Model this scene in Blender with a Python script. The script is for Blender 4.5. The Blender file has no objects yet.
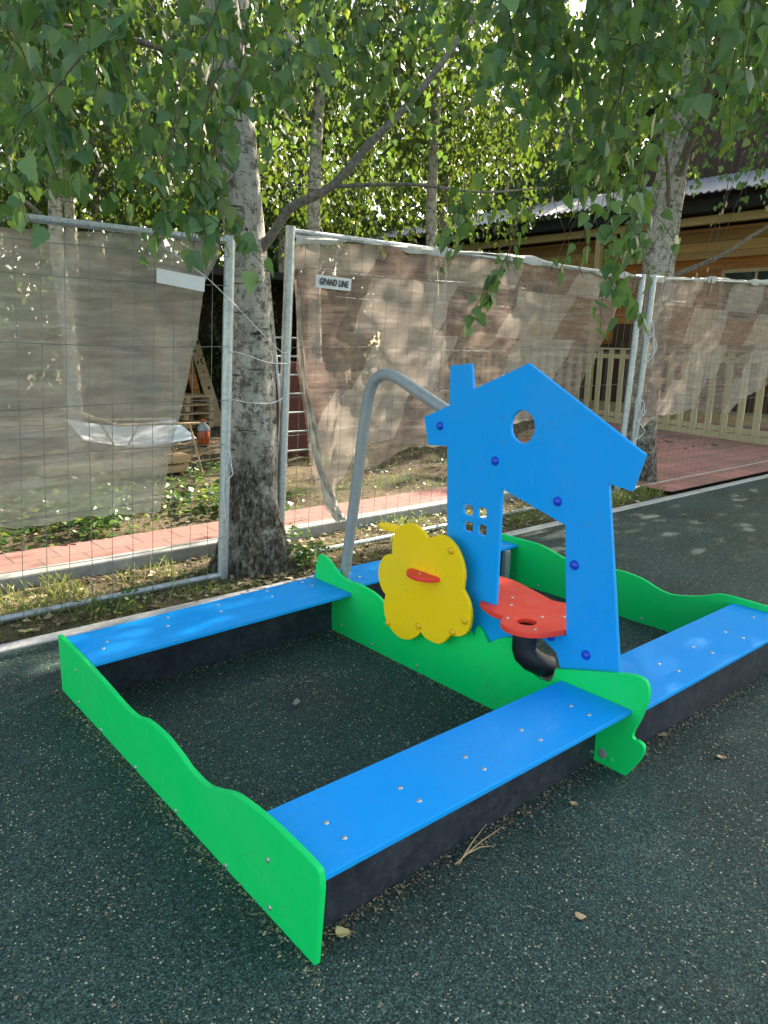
import bpy, math, random
import numpy as np
from mathutils import Vector, Matrix
R = math.radians
random.seed(3); RNG = np.random.default_rng(11)
sc = bpy.context.scene
col = sc.collection

# ---------------------------------------------------------------- helpers
class MB:
    def __init__(s): s.v = []; s.f = []
    def add(s, vs, fs):
        o = len(s.v); s.v += [tuple(v) for v in vs]; s.f += [tuple(i + o for i in f) for f in fs]; return s
    def box(s, c, d, rz=0, M=None):
        x, y, z = d[0] / 2, d[1] / 2, d[2] / 2
        m = Matrix.Translation(c) @ Matrix.Rotation(rz, 4, 'Z')
        if M is not None: m = Matrix.Translation(c) @ M.to_4x4()
        vs = [m @ Vector((a * x, b * y, e * z)) for e in (-1, 1) for a, b in ((-1, -1), (1, -1), (1, 1), (-1, 1))]
        return s.add(vs, [(3, 2, 1, 0), (4, 5, 6, 7), (0, 1, 5, 4), (1, 2, 6, 5), (2, 3, 7, 6), (3, 0, 4, 7)])
    def bar(s, a, b, w, h, up=(0, 0, 1)):
        a = Vector(a); b = Vector(b); t = (b - a); L = t.length; t.normalize()
        u = Vector(up); sd = t.cross(u)
        if sd.length < 1e-4: sd = t.cross(Vector((1, 0, 0)))
        sd.normalize(); u = sd.cross(t)
        M = Matrix((sd, t, u)).transposed()
        return s.box((a + b) / 2, (w, L, h), M=M)
    def tube(s, pts, r, n=8, cap=True, noise=None):
        pts = [Vector(p) for p in pts]; k = len(pts)
        rs = r if hasattr(r, '__len__') else [r] * k
        prev = None; base = len(s.v); vs = []; fs = []
        for i, p in enumerate(pts):
            t = (pts[min(i + 1, k - 1)] - pts[max(i - 1, 0)]).normalized()
            if prev is None:
                u = t.cross(Vector((0.13, 1, 0.07)))
                if u.length < .1: u = t.cross(Vector((1, 0, 0)))
            else: u = prev - t * prev.dot(t)
            u.normalize(); prev = u; w = t.cross(u)
            for j in range(n):
                a = 2 * math.pi * j / n
                rr = rs[i] * (noise(p, a, i) if noise else 1)
                vs.append(p + (u * math.cos(a) + w * math.sin(a)) * rr)
        for i in range(k - 1):
            for j in range(n):
                fs.append((i * n + j, i * n + (j + 1) % n, (i + 1) * n + (j + 1) % n, (i + 1) * n + j))
        if cap:
            fs.append(tuple(range(n))[::-1]); fs.append(tuple((k - 1) * n + j for j in range(n)))
        return s.add(vs, fs)
    def build(s, name, mat, parent=None, smooth=None, bevel=0):
        me = bpy.data.meshes.new(name); me.from_pydata(s.v, [], s.f); me.update()
        return link(name, me, mat, parent, smooth, bevel)

def link(name, me, mat, parent=None, smooth=None, bevel=0):
    me.name = name
    if mat and not me.materials: me.materials.append(mat)
    if smooth is not None:
        me.polygons.foreach_set('use_smooth', [True] * len(me.polygons))
        me.set_sharp_from_angle(angle=R(smooth))
    o = bpy.data.objects.new(name, me); col.objects.link(o); o.parent = parent
    if bevel:
        b = o.modifiers.new('Bevel', 'BEVEL'); b.width = bevel; b.segments = 2; b.limit_method = 'ANGLE'
    return o

def tag(o, label=None, cat=None, group=None, kind=None):
    if label: o['label'] = label
    if cat: o['category'] = cat
    if group: o['group'] = group
    if kind: o['kind'] = kind
    return o
def empty(name, loc=(0, 0, 0)):
    o = bpy.data.objects.new(name, None); o.location = loc; col.objects.link(o); return o
def keep(o, p):      # parent while geometry stays in world coordinates
    o.parent = p; o.matrix_parent_inverse = Matrix.Translation(p.location).inverted()
    return o

def crom(P, corners=(), n=6, closed=True):
    out = []; k = len(P)
    rng = range(k if closed else k - 1)
    for i in rng:
        p1 = P[i]; p2 = P[(i + 1) % k]
        p0 = P[(i - 1) % k] if (closed or i > 0) else p1
        p3 = P[(i + 2) % k] if (closed or i + 2 < k) else p2
        if i in corners: p0 = p1
        if (i + 1) % k in corners: p3 = p2
        if i in corners and (i + 1) % k in corners: out.append(p1); continue
        for j in range(n):
            t = j / n
            out.append(tuple(.5 * (2 * b + (c - a) * t + (2 * a - 5 * b + 4 * c - d) * t * t + (3 * b - a - 3 * c + d) * t ** 3)
                             for a, b, c, d in zip(p0, p1, p2, p3)))
    if not closed: out.append(tuple(P[-1]))
    return out

def prism(name, loops, thick, M, mat, parent=None, bevel=.003):
    """flat sheet with rounded edges: loops (outline first, then holes) in 2D, extruded by thick, placed by matrix M"""
    cu = bpy.data.curves.new('t', 'CURVE'); cu.dimensions = '2D'; cu.fill_mode = 'BOTH'
    cu.extrude = thick / 2 - bevel; cu.bevel_depth = bevel; cu.bevel_resolution = 2; cu.offset = -bevel
    for lp in loops:
        sp = cu.splines.new('POLY'); sp.points.add(len(lp) - 1); sp.use_cyclic_u = True
        for q, p in zip(sp.points, lp): q.co = (p[0], p[1], 0, 1)
    to = bpy.data.objects.new('t', cu); col.objects.link(to)
    bpy.context.view_layer.update()
    me = bpy.data.meshes.new_from_object(to.evaluated_get(bpy.context.evaluated_depsgraph_get()))
    bpy.data.objects.remove(to); bpy.data.curves.remove(cu)
    me.materials.clear(); me.transform(M)
    return link(name, me, mat, parent, smooth=28)
def MX(x):   # 2D (a,b) -> world (x, a, b), thickness along x
    return Matrix(((0, 0, 1, x), (1, 0, 0, 0), (0, 1, 0, 0), (0, 0, 0, 1)))
def MZ(z): return Matrix.Translation((0, 0, z))

# ---------------------------------------------------------------- materials
class NT:
    def __init__(s, name):
        s.m = bpy.data.materials.new(name); s.m.use_nodes = True; s.t = s.m.node_tree
        s.b = s.t.nodes['Principled BSDF']; s.out = s.t.nodes['Material Output']
        s.geo = None
    def n(s, typ, **kw):
        x = s.t.nodes.new(typ)
        for k, v in kw.items():
            if k[0] == '_': x.inputs[int(k[1:])].default_value = v
            else: setattr(x, k, v)
        return x
    def l(s, a, b): s.t.links.new(a, b)
    def pos(s):
        if not s.geo: s.geo = s.n('ShaderNodeNewGeometry')
        return s.geo.outputs['Position']
    def objpos(s): return s.n('ShaderNodeTexCoord').outputs['Object']
    def noise(s, scale, detail=3, rough=.55, vec=None, sc=None):
        v = vec or s.pos()
        if sc:
            mp = s.n('ShaderNodeMapping'); mp.inputs['Scale'].default_value = sc; s.l(v, mp.inputs[0]); v = mp.outputs[0]
        x = s.n('ShaderNodeTexNoise'); x.inputs['Scale'].default_value = scale; x.inputs['Detail'].default_value = detail
        x.inputs['Roughness'].default_value = rough; s.l(v, x.inputs['Vector']); return x.outputs['Fac']
    def ramp(s, fac, stops, interp='LINEAR'):
        x = s.n('ShaderNodeValToRGB'); x.color_ramp.interpolation = interp
        e = x.color_ramp.elements
        while len(e) < len(stops): e.new(.5)
        for q, (p, c) in zip(e, stops):
            q.position = p; q.color = (c, c, c, 1) if not hasattr(c, '__len__') else (*c, 1)
        s.l(fac, x.inputs[0]); return x.outputs[0]
    def math(s, op, a, b=None, c=None):
        x = s.n('ShaderNodeMath', operation=op)
        for i, v in enumerate((a, b, c)):
            if v is None: continue
            if isinstance(v, (int, float)): x.inputs[i].default_value = v
            else: s.l(v, x.inputs[i])
        return x.outputs[0]
    def mix(s, fac, a, b, mode='MIX'):
        x = s.n('ShaderNodeMix', data_type='RGBA', blend_type=mode)
        for i, v in ((0, fac), (6, a), (7, b)):
            if isinstance(v, (int, float)): x.inputs[i].default_value = v
            elif isinstance(v, tuple): x.inputs[i].default_value = (*v, 1)
            else: s.l(v, x.inputs[i])
        return x.outputs[2]
    def bump(s, h, strength=.5, dist=.01):
        x = s.n('ShaderNodeBump'); x.inputs['Strength'].default_value = strength; x.inputs['Distance'].default_value = dist
        s.l(h, x.inputs['Height']); s.l(x.outputs[0], s.b.inputs['Normal']); return x
    def col(s, c):
        if isinstance(c, tuple): s.b.inputs['Base Color'].default_value = (*c, 1)
        else: s.l(c, s.b.inputs['Base Color'])
        return s
    def rough(s, r, spec=None, metal=None):
        if isinstance(r, (int, float)): s.b.inputs['Roughness'].default_value = r
        else: s.l(r, s.b.inputs['Roughness'])
        if spec is not None: s.b.inputs['Specular IOR Level'].default_value = spec
        if metal is not None: s.b.inputs['Metallic'].default_value = metal
        return s
def xyz(t, v=None):
    x = t.n('ShaderNodeSeparateXYZ'); t.l(v or t.pos(), x.inputs[0]); return x.outputs

def plastic(name, c, dirt=.4, rough=.42):
    t = NT(name); n1 = t.noise(3, 5); n2 = t.noise(60, 4)
    d = t.ramp(n1, [(.35, 0.), (.75, 1.)]); d2 = t.ramp(n2, [(.55, 0.), (.75, 1.)])
    f = t.math('MULTIPLY', t.math('ADD', t.math('MULTIPLY', d, .5), t.math('MULTIPLY', d2, .5)), dirt)
    g = tuple(.75 * a + .25 * .35 for a in c)
    cc = t.mix(f, c, g)
    # sparse dried specks of dust and sap
    v = t.n('ShaderNodeTexVoronoi'); v.inputs['Scale'].default_value = 26; t.l(t.pos(), v.inputs['Vector'])
    rv = xyz(t, v.outputs['Color'])[0]
    sp = t.math('MULTIPLY', t.math('LESS_THAN', v.outputs['Distance'], t.math('MULTIPLY', t.noise(90, 2), .14)), t.math('GREATER_THAN', rv, .84))
    cc = t.mix(t.math('MULTIPLY', sp, .6), cc, (.16, .15, .12))
    st = t.ramp(t.noise(55, 3, .6), [(.60, 0.), (.68, .32)]); stm = t.ramp(t.noise(4.5, 3), [(.52, 0.), (.60, 1.)])
    cc = t.mix(t.math('MULTIPLY', st, stm), cc, (.13, .12, .10))
    scn = t.noise(1, 3, .6, sc=(9, 70, 9)); scm = t.noise(2.2, 3)
    scf = t.math('MULTIPLY', t.ramp(scn, [(.66, 0.), (.70, .35)]), t.ramp(scm, [(.5, 0.), (.62, 1.)]))
    cc = t.mix(scf, cc, tuple(min(1, .6 * a + .2) for a in c))
    t.col(cc); t.rough(t.ramp(t.noise(14, 4), [(.3, rough - .04), (.7, rough + .16)]), .17)
    t.bump(t.noise(420, 2), .12, .002); return t.m
def simple(name, c, rough=.5, metal=0, var=.2, scale=20, bump=.1, bscale=80, spec=.5):
    t = NT(name); n = t.noise(scale, 4)
    t.col(t.mix(t.ramp(n, [(.3, 0.), (.7, 1.)]), tuple(a * (1 - var) for a in c), tuple(min(1, a * (1 + var)) for a in c)))
    t.rough(rough, spec, metal); t.bump(t.noise(bscale, 3), bump, .004); return t.m

M = {}
M['blue'] = plastic('blue_plastic', (.0, .33, .88))
M['green'] = plastic('green_plastic', (.0, .68, .15))
M['yellow'] = plastic('yellow_plastic', (1.0, .65, .003))
M['red'] = plastic('red_plastic', (.9, .06, .035))
M['knob'] = simple('blue_knob', (.008, .06, .55), .3, var=.05)
M['ycap'] = simple('yellow_knob', (.80, .46, .005), .3, var=.05)
M['steel'] = simple('galvanised_screw', (.55, .55, .53), .35, .8, scale=200)
M['greytube'] = simple('grey_powder_coat', (.30, .32, .34), .38, .15, var=.08, scale=30, bump=.05, bscale=300)
def m_black():
    t = NT('dark_plywood'); n = t.noise(6, 5); n2 = t.noise(30, 5, .7)
    c = t.mix(t.ramp(n, [(.35, 0.), (.7, 1.)]), (.011, .015, .028), (.026, .033, .052))
    z = xyz(t)[2]
    dust = t.math('MULTIPLY', t.ramp(t.math('ADD', t.math('MULTIPLY', n2, .6), t.math('MULTIPLY', t.noise(9, 7, .75), .4)), [(.47, 0.), (.66, 1.)]), .6)
    t.col(t.mix(dust, c, (.075, .082, .10))); t.rough(.55); t.bump(n2, .25, .004); return t.m
M['black'] = m_black()
M['hose'] = simple('black_pipe', (.006, .009, .016), .48, var=.1)

def m_rubber():
    t = NT('green_rubber_granules')
    v = t.n('ShaderNodeTexVoronoi'); v.inputs['Scale'].default_value = 230; t.l(t.pos(), v.inputs['Vector'])
    r = xyz(t, v.outputs['Color'])
    base = t.ramp(r[0], [(0., (.004, .012, .012)), (.4, (.017, .042, .038)), (.8, (.043, .088, .078)), (1., (.095, .158, .135))])
    big = t.ramp(t.noise(1.3, 5), [(.32, .72), (.70, 1.22)])
    base = t.mix(1., base, big, 'MULTIPLY')
    v2 = t.n('ShaderNodeTexVoronoi'); v2.inputs['Scale'].default_value = 160; t.l(t.pos(), v2.inputs['Vector'])
    r2 = xyz(t, v2.outputs['Color'])
    thr = t.ramp(t.noise(3.5, 4), [(.3, .95), (.7, .87)])
    sp = t.math('MULTIPLY', t.math('GREATER_THAN', r2[0], thr), t.math('LESS_THAN', v2.outputs['Distance'], t.math('MULTIPLY', r2[1], .62)))
    cs = t.ramp(r2[2], [(0., (.26, .19, .12)), (.5, (.46, .37, .24)), (1., (.62, .54, .40))])
    dust = t.math('MULTIPLY', t.ramp(t.noise(5, 6, .7), [(.55, 0.), (.8, 1.)]), .12)
    base = t.mix(dust, base, (.13, .115, .085))
    t.col(t.mix(sp, base, cs)); t.rough(.82, .35)
    h = t.math('ADD', v.outputs['Distance'], t.math('MULTIPLY', t.noise(500, 2), .3))
    t.bump(h, .6, .004); return t.m
M['rubber'] = m_rubber()
def m_soil():
    t = NT('soil'); n = t.noise(2.2, 6, .65); n2 = t.noise(38, 5, .7)
    c = t.mix(t.ramp(n, [(.35, 0.), (.65, 1.)]), (.05, .036, .023), (.16, .118, .075))
    c = t.mix(t.ramp(n2, [(.48, 0.), (.72, .8)]), c, (.24, .19, .12))
    c = t.mix(t.ramp(t.noise(1.1, 5, .7), [(.5, 0.), (.62, .75)]), c, (.03, .06, .015))
    t.col(c); t.rough(.95, .2); t.bump(n2, .9, .03); return t.m
M['soil'] = m_soil()
def m_conc(name, c, sc=25):
    t = NT(name); n = t.noise(sc, 6, .7); n2 = t.noise(2, 5)
    k = t.mix(t.ramp(n, [(.3, 0.), (.7, 1.)]), tuple(a * .75 for a in c), tuple(a * 1.15 for a in c))
    k = t.mix(t.ramp(n2, [(.45, 0.), (.7, .5)]), k, (c[0] * .5, c[1] * .48, c[2] * .4))
    t.col(k); t.rough(.9, .3); t.bump(n, .4, .006); return t.m
M['kerb'] = m_conc('kerb_concrete', (.52, .50, .48)); M['pathkerb'] = m_conc('weathered_concrete', (.30, .30, .29), 14)
def m_pavers(name='red_pavers', g=1):
    t = NT(name)
    b = t.n('ShaderNodeTexBrick'); b.offset = .5
    mp = t.n('ShaderNodeMapping'); t.l(t.pos(), mp.inputs[0]); t.l(mp.outputs[0], b.inputs['Vector'])
    b.inputs['Scale'].default_value = 1; b.inputs['Brick Width'].default_value = .3; b.inputs['Row Height'].default_value = .3
    b.inputs['Mortar Size'].default_value = .009; b.inputs['Bias'].default_value = -.1
    b.inputs['Color1'].default_value = (.31 * g, .125 * g, .105 * g, 1); b.inputs['Color2'].default_value = (.22 * g, .09 * g, .078 * g, 1); b.inputs['Mortar'].default_value = (.05, .04, .035, 1)
    n = t.noise(30, 5, .7); n2 = t.noise(1.5, 5)
    c = t.mix(t.ramp(n, [(.3, 0.), (.75, .55)]), b.outputs['Color'], (.36, .21, .18))
    c = t.mix(t.ramp(n2, [(.42, 0.), (.66, .6)]), c, (.17, .12, .09))
    c = t.mix(t.ramp(t.noise(9, 6, .75), [(.56, 0.), (.7, .5)]), c, (.30, .24, .19))
    t.col(c); t.rough(.85, .3); h = t.math('ADD', t.math('MULTIPLY', b.outputs['Fac'], -1.), t.math('MULTIPLY', n, .3)); t.bump(h, .5, .01); return t.m
M['pavers'] = m_pavers(); M['pavers2'] = m_pavers('pink_pavers', 1.6)
def m_galv():
    t = NT('galvanised_steel'); n = t.noise(45, 4)
    t.col(t.mix(t.ramp(n, [(.35, 0.), (.65, 1.)]), (.33, .37, .40), (.47, .50, .52))); t.rough(t.ramp(t.noise(20, 3), [(.3, .34), (.7, .52)]), .5, .55); t.bump(n, .1, .003); return t.m
M['galv'] = m_galv()
M['wire'] = simple('mesh_wire', (.17, .175, .175), .55, .3)
M['twine'] = simple('white_twine', (.55, .56, .58), .8)
M['white'] = simple('white_plate', (.62, .64, .68), .5, var=.06, scale=8)
M['ink'] = simple('black_ink', (.012, .012, .014), .5)

def m_fabric(name, c1, c2, op, pattern=False):
    t = NT(name); P = xyz(t)
    n = t.noise(1.6, 6, .6, sc=(1, 1, 2.5)); n2 = t.noise(3.5, 7, .68, sc=(1, 1, 5.))
    if pattern:   # staggered slanting blocks in two tones, one slightly denser
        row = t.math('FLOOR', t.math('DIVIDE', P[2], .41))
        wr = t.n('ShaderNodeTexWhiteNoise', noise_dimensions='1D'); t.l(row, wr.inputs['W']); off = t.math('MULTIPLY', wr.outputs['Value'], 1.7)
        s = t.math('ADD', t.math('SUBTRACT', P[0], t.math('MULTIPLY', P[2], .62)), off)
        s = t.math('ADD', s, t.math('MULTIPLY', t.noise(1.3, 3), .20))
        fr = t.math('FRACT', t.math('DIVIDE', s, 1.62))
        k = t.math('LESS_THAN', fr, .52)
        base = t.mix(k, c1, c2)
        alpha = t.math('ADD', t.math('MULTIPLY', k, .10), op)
    else:
        base = t.mix(t.ramp(n, [(.3, 0.), (.7, 1.)]), c1, c2); alpha = op
    base = t.mix(t.ramp(n2, [(.4, 0.), (.75, .22)]), base, tuple(min(.85, a * 1.3) for a in c2))
    al = t.math('ADD', t.math('MULTIPLY', t.math('SUBTRACT', n2, .5), .7), alpha)
    rn = t.noise(5, 3, .5, sc=(.45, 1, 5.)); rid = t.ramp(rn, [(.52, 0.), (.66, 1.)])
    al = t.math('ADD', al, t.math('MULTIPLY', rid, .12)); base = t.mix(t.math('MULTIPLY', rid, .18), base, tuple(min(.8, a * 1.35) for a in c2))
    # woven threads
    th = t.math('MULTIPLY', t.math('SINE', t.math('MULTIPLY', P[2], 900.)), .04)
    al = t.math('ADD', al, th)
    dif = t.n('ShaderNodeBsdfDiffuse'); tr = t.n('ShaderNodeBsdfTranslucent'); tp = t.n('ShaderNodeBsdfTransparent')
    t.l(base, dif.inputs[0]); t.l(base, tr.inputs[0])
    m1 = t.n('ShaderNodeMixShader', _0=.38); t.l(dif.outputs[0], m1.inputs[1]); t.l(tr.outputs[0], m1.inputs[2])
    m2 = t.n('ShaderNodeMixShader'); cl = t.n('ShaderNodeClamp'); t.l(al, cl.inputs[0]); t.l(cl.outputs[0], m2.inputs[0])
    t.l(tp.outputs[0], m2.inputs[1]); t.l(m1.outputs[0], m2.inputs[2]); t.l(m2.outputs[0], t.out.inputs[0])
    bp_ = t.n('ShaderNodeBump'); bp_.inputs['Strength'].default_value = .35; bp_.inputs['Distance'].default_value = .08; t.l(t.math('ADD', n2, t.math('MULTIPLY', rid, .25)), bp_.inputs['Height'])
    t.l(bp_.outputs[0], dif.inputs['Normal'])
    return t.m
M['fab1'] = m_fabric('grey_netting', (.48, .42, .36), (.68, .61, .53), .56)
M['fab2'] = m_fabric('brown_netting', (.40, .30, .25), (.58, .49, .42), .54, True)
M['hem'] = simple('netting_hem', (.50, .49, .47), .8, var=.2)

M['strip'] = simple('strip_cloth', (.55, .48, .40), .85, var=.35, scale=9)
def m_bark(name, dark_h=1.5, white=(.52, .50, .46)):
    t = NT(name); P = t.pos(); z = xyz(t)[2]
    n = t.noise(7, 6, .7); fis = t.noise(30, 8, .8, sc=(1, 1, .5)); len_ = t.noise(5, 4, .6, sc=(1, 1, 7.))
    w = t.mix(t.ramp(n, [(.3, 0.), (.7, 1.)]), tuple(a * .62 for a in white), white)
    w = t.mix(t.ramp(len_, [(.60, 0.), (.66, .95)]), w, (.045, .035, .03))
    w = t.mix(t.ramp(t.noise(12, 10, .84, sc=(1, 1, .8)), [(.52, 0.), (.55, .85)]), w, (.19, .155, .12))
    w = t.mix(t.ramp(t.noise(11, 9, .85), [(.55, 0.), (.60, .95)]), w, (.045, .036, .03))
    d = t.ramp(fis, [(.40, (.02, .016, .012)), (.48, (.10, .08, .06)), (.55, (.21, .185, .15)), (.64, (.50, .48, .44))])
    f = t.math('ADD', t.math('MULTIPLY', t.math('SUBTRACT', dark_h, z), .7), t.math('MULTIPLY', t.math('SUBTRACT', t.noise(4, 5, .7), .5), 3.2))
    f = t.ramp(f, [(.0, 0.), (.75, 1.)])
    t.col(t.mix(f, w, d)); t.rough(.9, .25)
    t.bump(t.math('ADD', fis, t.math('MULTIPLY', n, .5)), 1., .06); return t.m
M['bark'] = m_bark('birch_bark', 1.35, (.92, .87, .78)); M['barkB'] = m_bark('grey_birch_bark', 1.3, (.80, .73, .63)); M['barkF'] = m_bark('far_birch_bark', .2, (.86, .80, .68))
M['twig'] = simple('twig_bark', (.085, .055, .04), .8, var=.3)
M['limb'] = simple('limb_bark', (.15, .13, .105), .85, var=.6, scale=38, bump=.5)

def m_leaf(name, a, b, tr, trmix=.38, dry=0):
    t = NT(name); g = t.n('ShaderNodeNewGeometry'); r = g.outputs['Random Per Island']
    c = t.ramp(r, [(0., a), (.55, tuple((x + y) / 2 for x, y in zip(a, b))), (.93, b), (.98, tuple(1.5 * x for x in b))])
    tc = t.mix(t.ramp(r, [(.8, 0.), (1., .6)]), tr, (.45, .42, .05))
    t.col(c); t.rough(.42, .5)
    tn = t.n('ShaderNodeBsdfTranslucent'); t.l(tc, tn.inputs[0])
    m = t.n('ShaderNodeMixShader', _0=trmix); t.l(t.b.outputs[0], m.inputs[1]); t.l(tn.outputs[0], m.inputs[2]); t.l(m.outputs[0], t.out.inputs[0])
    return t.m
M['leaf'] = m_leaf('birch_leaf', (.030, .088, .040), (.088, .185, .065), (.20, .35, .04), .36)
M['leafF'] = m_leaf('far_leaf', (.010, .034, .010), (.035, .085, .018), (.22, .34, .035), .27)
M['weed'] = m_leaf('weed_leaf', (.03, .09, .02), (.08, .17, .035), (.2, .33, .05))
M['grass'] = m_leaf('grass_blade', (.07, .12, .03), (.20, .22, .07), (.3, .34, .08))
M['dryleaf'] = simple('dry_leaf', (.42, .30, .17), .8, var=.25)
M['yleaf'] = simple('yellowed_leaf', (.52, .44, .20), .7, var=.2)
M['litter'] = m_leaf('litter', (.10, .07, .045), (.40, .31, .2), (.2, .15, .1), .1)

def m_wood(name, c, axis=0, width=.14, dark=.45):
    t = NT(name); s3 = [18, 18, 18]; s3[axis] = 1.2
    P = xyz(t); n = t.noise(1, 6, .65, sc=tuple(s3)); n2 = t.noise(1.2, 3)
    k = t.mix(t.ramp(n, [(.35, 0.), (.68, 1.)]), tuple(a * (1 - dark) for a in c), c)
    k = t.mix(t.ramp(n2, [(.4, 0.), (.7, .3)]), k, tuple(a * .55 for a in c))
    if width:
        ax = 2 if axis != 2 else 1
        fr = t.math('FRACT', t.math('DIVIDE', P[ax], width))
        line = t.math('LESS_THAN', fr, .05); k = t.mix(t.math('MULTIPLY', line, .8), k, (.01, .007, .005))
        wn = t.n('ShaderNodeTexWhiteNoise', noise_dimensions='1D'); t.l(t.math('FLOOR', t.math('DIVIDE', P[ax], width)), wn.inputs['W'])
        k = t.mix(1., k, t.ramp(wn.outputs['Value'], [(0., .72), (1., 1.1)]), 'MULTIPLY')
    t.col(k); t.rough(.6, .3); t.bump(n, .2, .004); return t.m
M['wOrange'] = m_wood('orange_boards', (.58, .24, .06), 1)
M['wTan'] = m_wood('tan_boards', (.52, .32, .12), 1, .22, .2)
M['wDark'] = m_wood('dark_boards', (.11, .06, .035), 2, .16)
M['wCream'] = m_wood('cream_paint', (.70, .61, .38), 2, 0, .2)
M['wBeam'] = m_wood('light_beam', (.66, .50, .25), 1, 0, .2)
M['wRaw'] = m_wood('raw_planks', (.60, .43, .25), 0, 0, .35)
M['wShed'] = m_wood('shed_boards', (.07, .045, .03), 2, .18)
M['roof'] = simple('roof_sheet', (.33, .30, .30), .55, 0, var=.2, scale=3)
M['dark'] = simple('shaded_eave', (.02, .018, .018), .8)
M['dred'] = simple('dark_red_paint', (.10, .02, .015), .6)
def m_glass():
    t = NT('window_glass'); t.col((.02, .035, .04)); t.rough(.08, .6); return t.m
M['glass'] = m_glass()
M['orangeliq'] = simple('orange_plastic', (.40, .09, .025), .3)
M['teal'] = simple('lime_plastic', (.35, .5, .08), .5)

# ---------------------------------------------------------------- leaves
def leaf_template(kind):
    if kind == 'near':
        ts = [.02, .10, .18, .26, .37, .48, .60, .74, .87]; ws = [.13, .36, .375, .43, .345, .34, .225, .19, .08]
        v = [(0, 0, 0), (1, 0, -.14)] + [(t, w, .12 * w - .14 * t * t) for t, w in zip(ts, ws)] + [(t, -w, .12 * w - .14 * t * t) for t, w in zip(ts, ws)]
        v += [(-.38, .014, .06), (-.38, -.014, .06)]
        f = [tuple([1] + list(range(10, 1, -1)) + [0]), tuple([0] + list(range(11, 20)) + [1]), (20, 21, 0)]
    elif kind == 'mid':
        v = [(0, 0, 0), (.3, .42, .06), (1, 0, -.1), (.3, -.42, .06)]; f = [(0, 1, 2), (0, 2, 3)]
    elif kind == 'blade':
        v = [(0, .03, 0), (0, -.03, 0), (.5, .022, .0), (.5, -.022, .0), (.85, .01, -.10), (1, 0, -.2)]
        f = [(0, 2, 3, 1), (2, 4, 3), (4, 5, 3)]
    return np.array(v, float), f
def leaf_mesh(name, P, T, N, S, kind, mat, parent=None):
    P = np.asarray(P, float); n = len(P); T = np.asarray(T, float); N = np.asarray(N, float)
    T /= np.linalg.norm(T, axis=1)[:, None]
    N = N - T * (N * T).sum(1)[:, None]; N /= np.linalg.norm(N, axis=1)[:, None] + 1e-9
    W = np.cross(N, T) * RNG.uniform(.78, 1.12, n)[:, None]; N = N * RNG.uniform(-.6, 2.8, n)[:, None]; S = np.broadcast_to(S, (n,))[:, None, None]
    v, f = leaf_template(kind); k = len(v)
    V = P[:, None, :] + S * (v[None, :, 0:1] * T[:, None] + v[None, :, 1:2] * W[:, None] + v[None, :, 2:3] * N[:, None])
    V = V.reshape(-1, 3)
    loops = np.concatenate([np.array(q) for q in f]); ln = np.array([len(q) for q in f])
    L = (loops[None] + (np.arange(n) * k)[:, None]).ravel(); tot = np.tile(ln, n); st = np.concatenate([[0], np.cumsum(tot)[:-1]])
    me = bpy.data.meshes.new(name); me.vertices.add(len(V)); me.vertices.foreach_set('co', V.ravel().astype(np.float32))
    me.loops.add(len(L)); me.loops.foreach_set('vertex_index', L.astype(np.int32))
    me.polygons.add(len(tot)); me.polygons.foreach_set('loop_start', st.astype(np.int32)); me.polygons.foreach_set('loop_total', tot.astype(np.int32))
    me.update(calc_edges=True); me.validate()
    return link(name, me, mat, parent)
def hang(n):   # directions of hanging leaves
    T = np.stack([RNG.normal(0, .45, n), RNG.normal(0, .45, n), -np.abs(RNG.normal(1, .3, n))], 1)
    N = np.stack([RNG.normal(0, 1, n), RNG.normal(0, 1, n), RNG.normal(.5, .5, n)], 1); return T, N
def strand(tip, L, lean, spacing=.035):
    """a hanging twig that ends at tip: points from top to tip"""
    tip = np.array(tip); k = max(4, int(L / .08)); a = RNG.uniform(0, 6.28); b = RNG.uniform(.02, .1)
    t = np.linspace(0, 1, k)
    top = tip + np.array([lean[0] * L, lean[1] * L, L])
    p = top + (tip - top) * t[:, None]; p[:, 0] += b * np.sin(t * 3 + a) - b * np.sin(3 + a); p[:, 1] += b * np.cos(t * 2.5 + a) - b * np.cos(2.5 + a)
    return p
def along(p, spacing, jitter=.02):
    seg = np.linalg.norm(np.diff(p, axis=0), axis=1); c = np.concatenate([[0], np.cumsum(seg)])
    s = np.arange(0, c[-1], spacing) + RNG.uniform(0, spacing)
    q = np.stack([np.interp(s, c, p[:, i]) for i in range(3)], 1)
    return q + RNG.normal(0, jitter, q.shape)

# ================================================================ SETTING
def sheet(name, poly, z, mat, kind='structure', sub=0):
    m = MB(); m.add([(x, y, z) for x, y in poly], [tuple(range(len(poly)))]); o = m.build(name, mat); tag(o, kind=kind); return o
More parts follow.
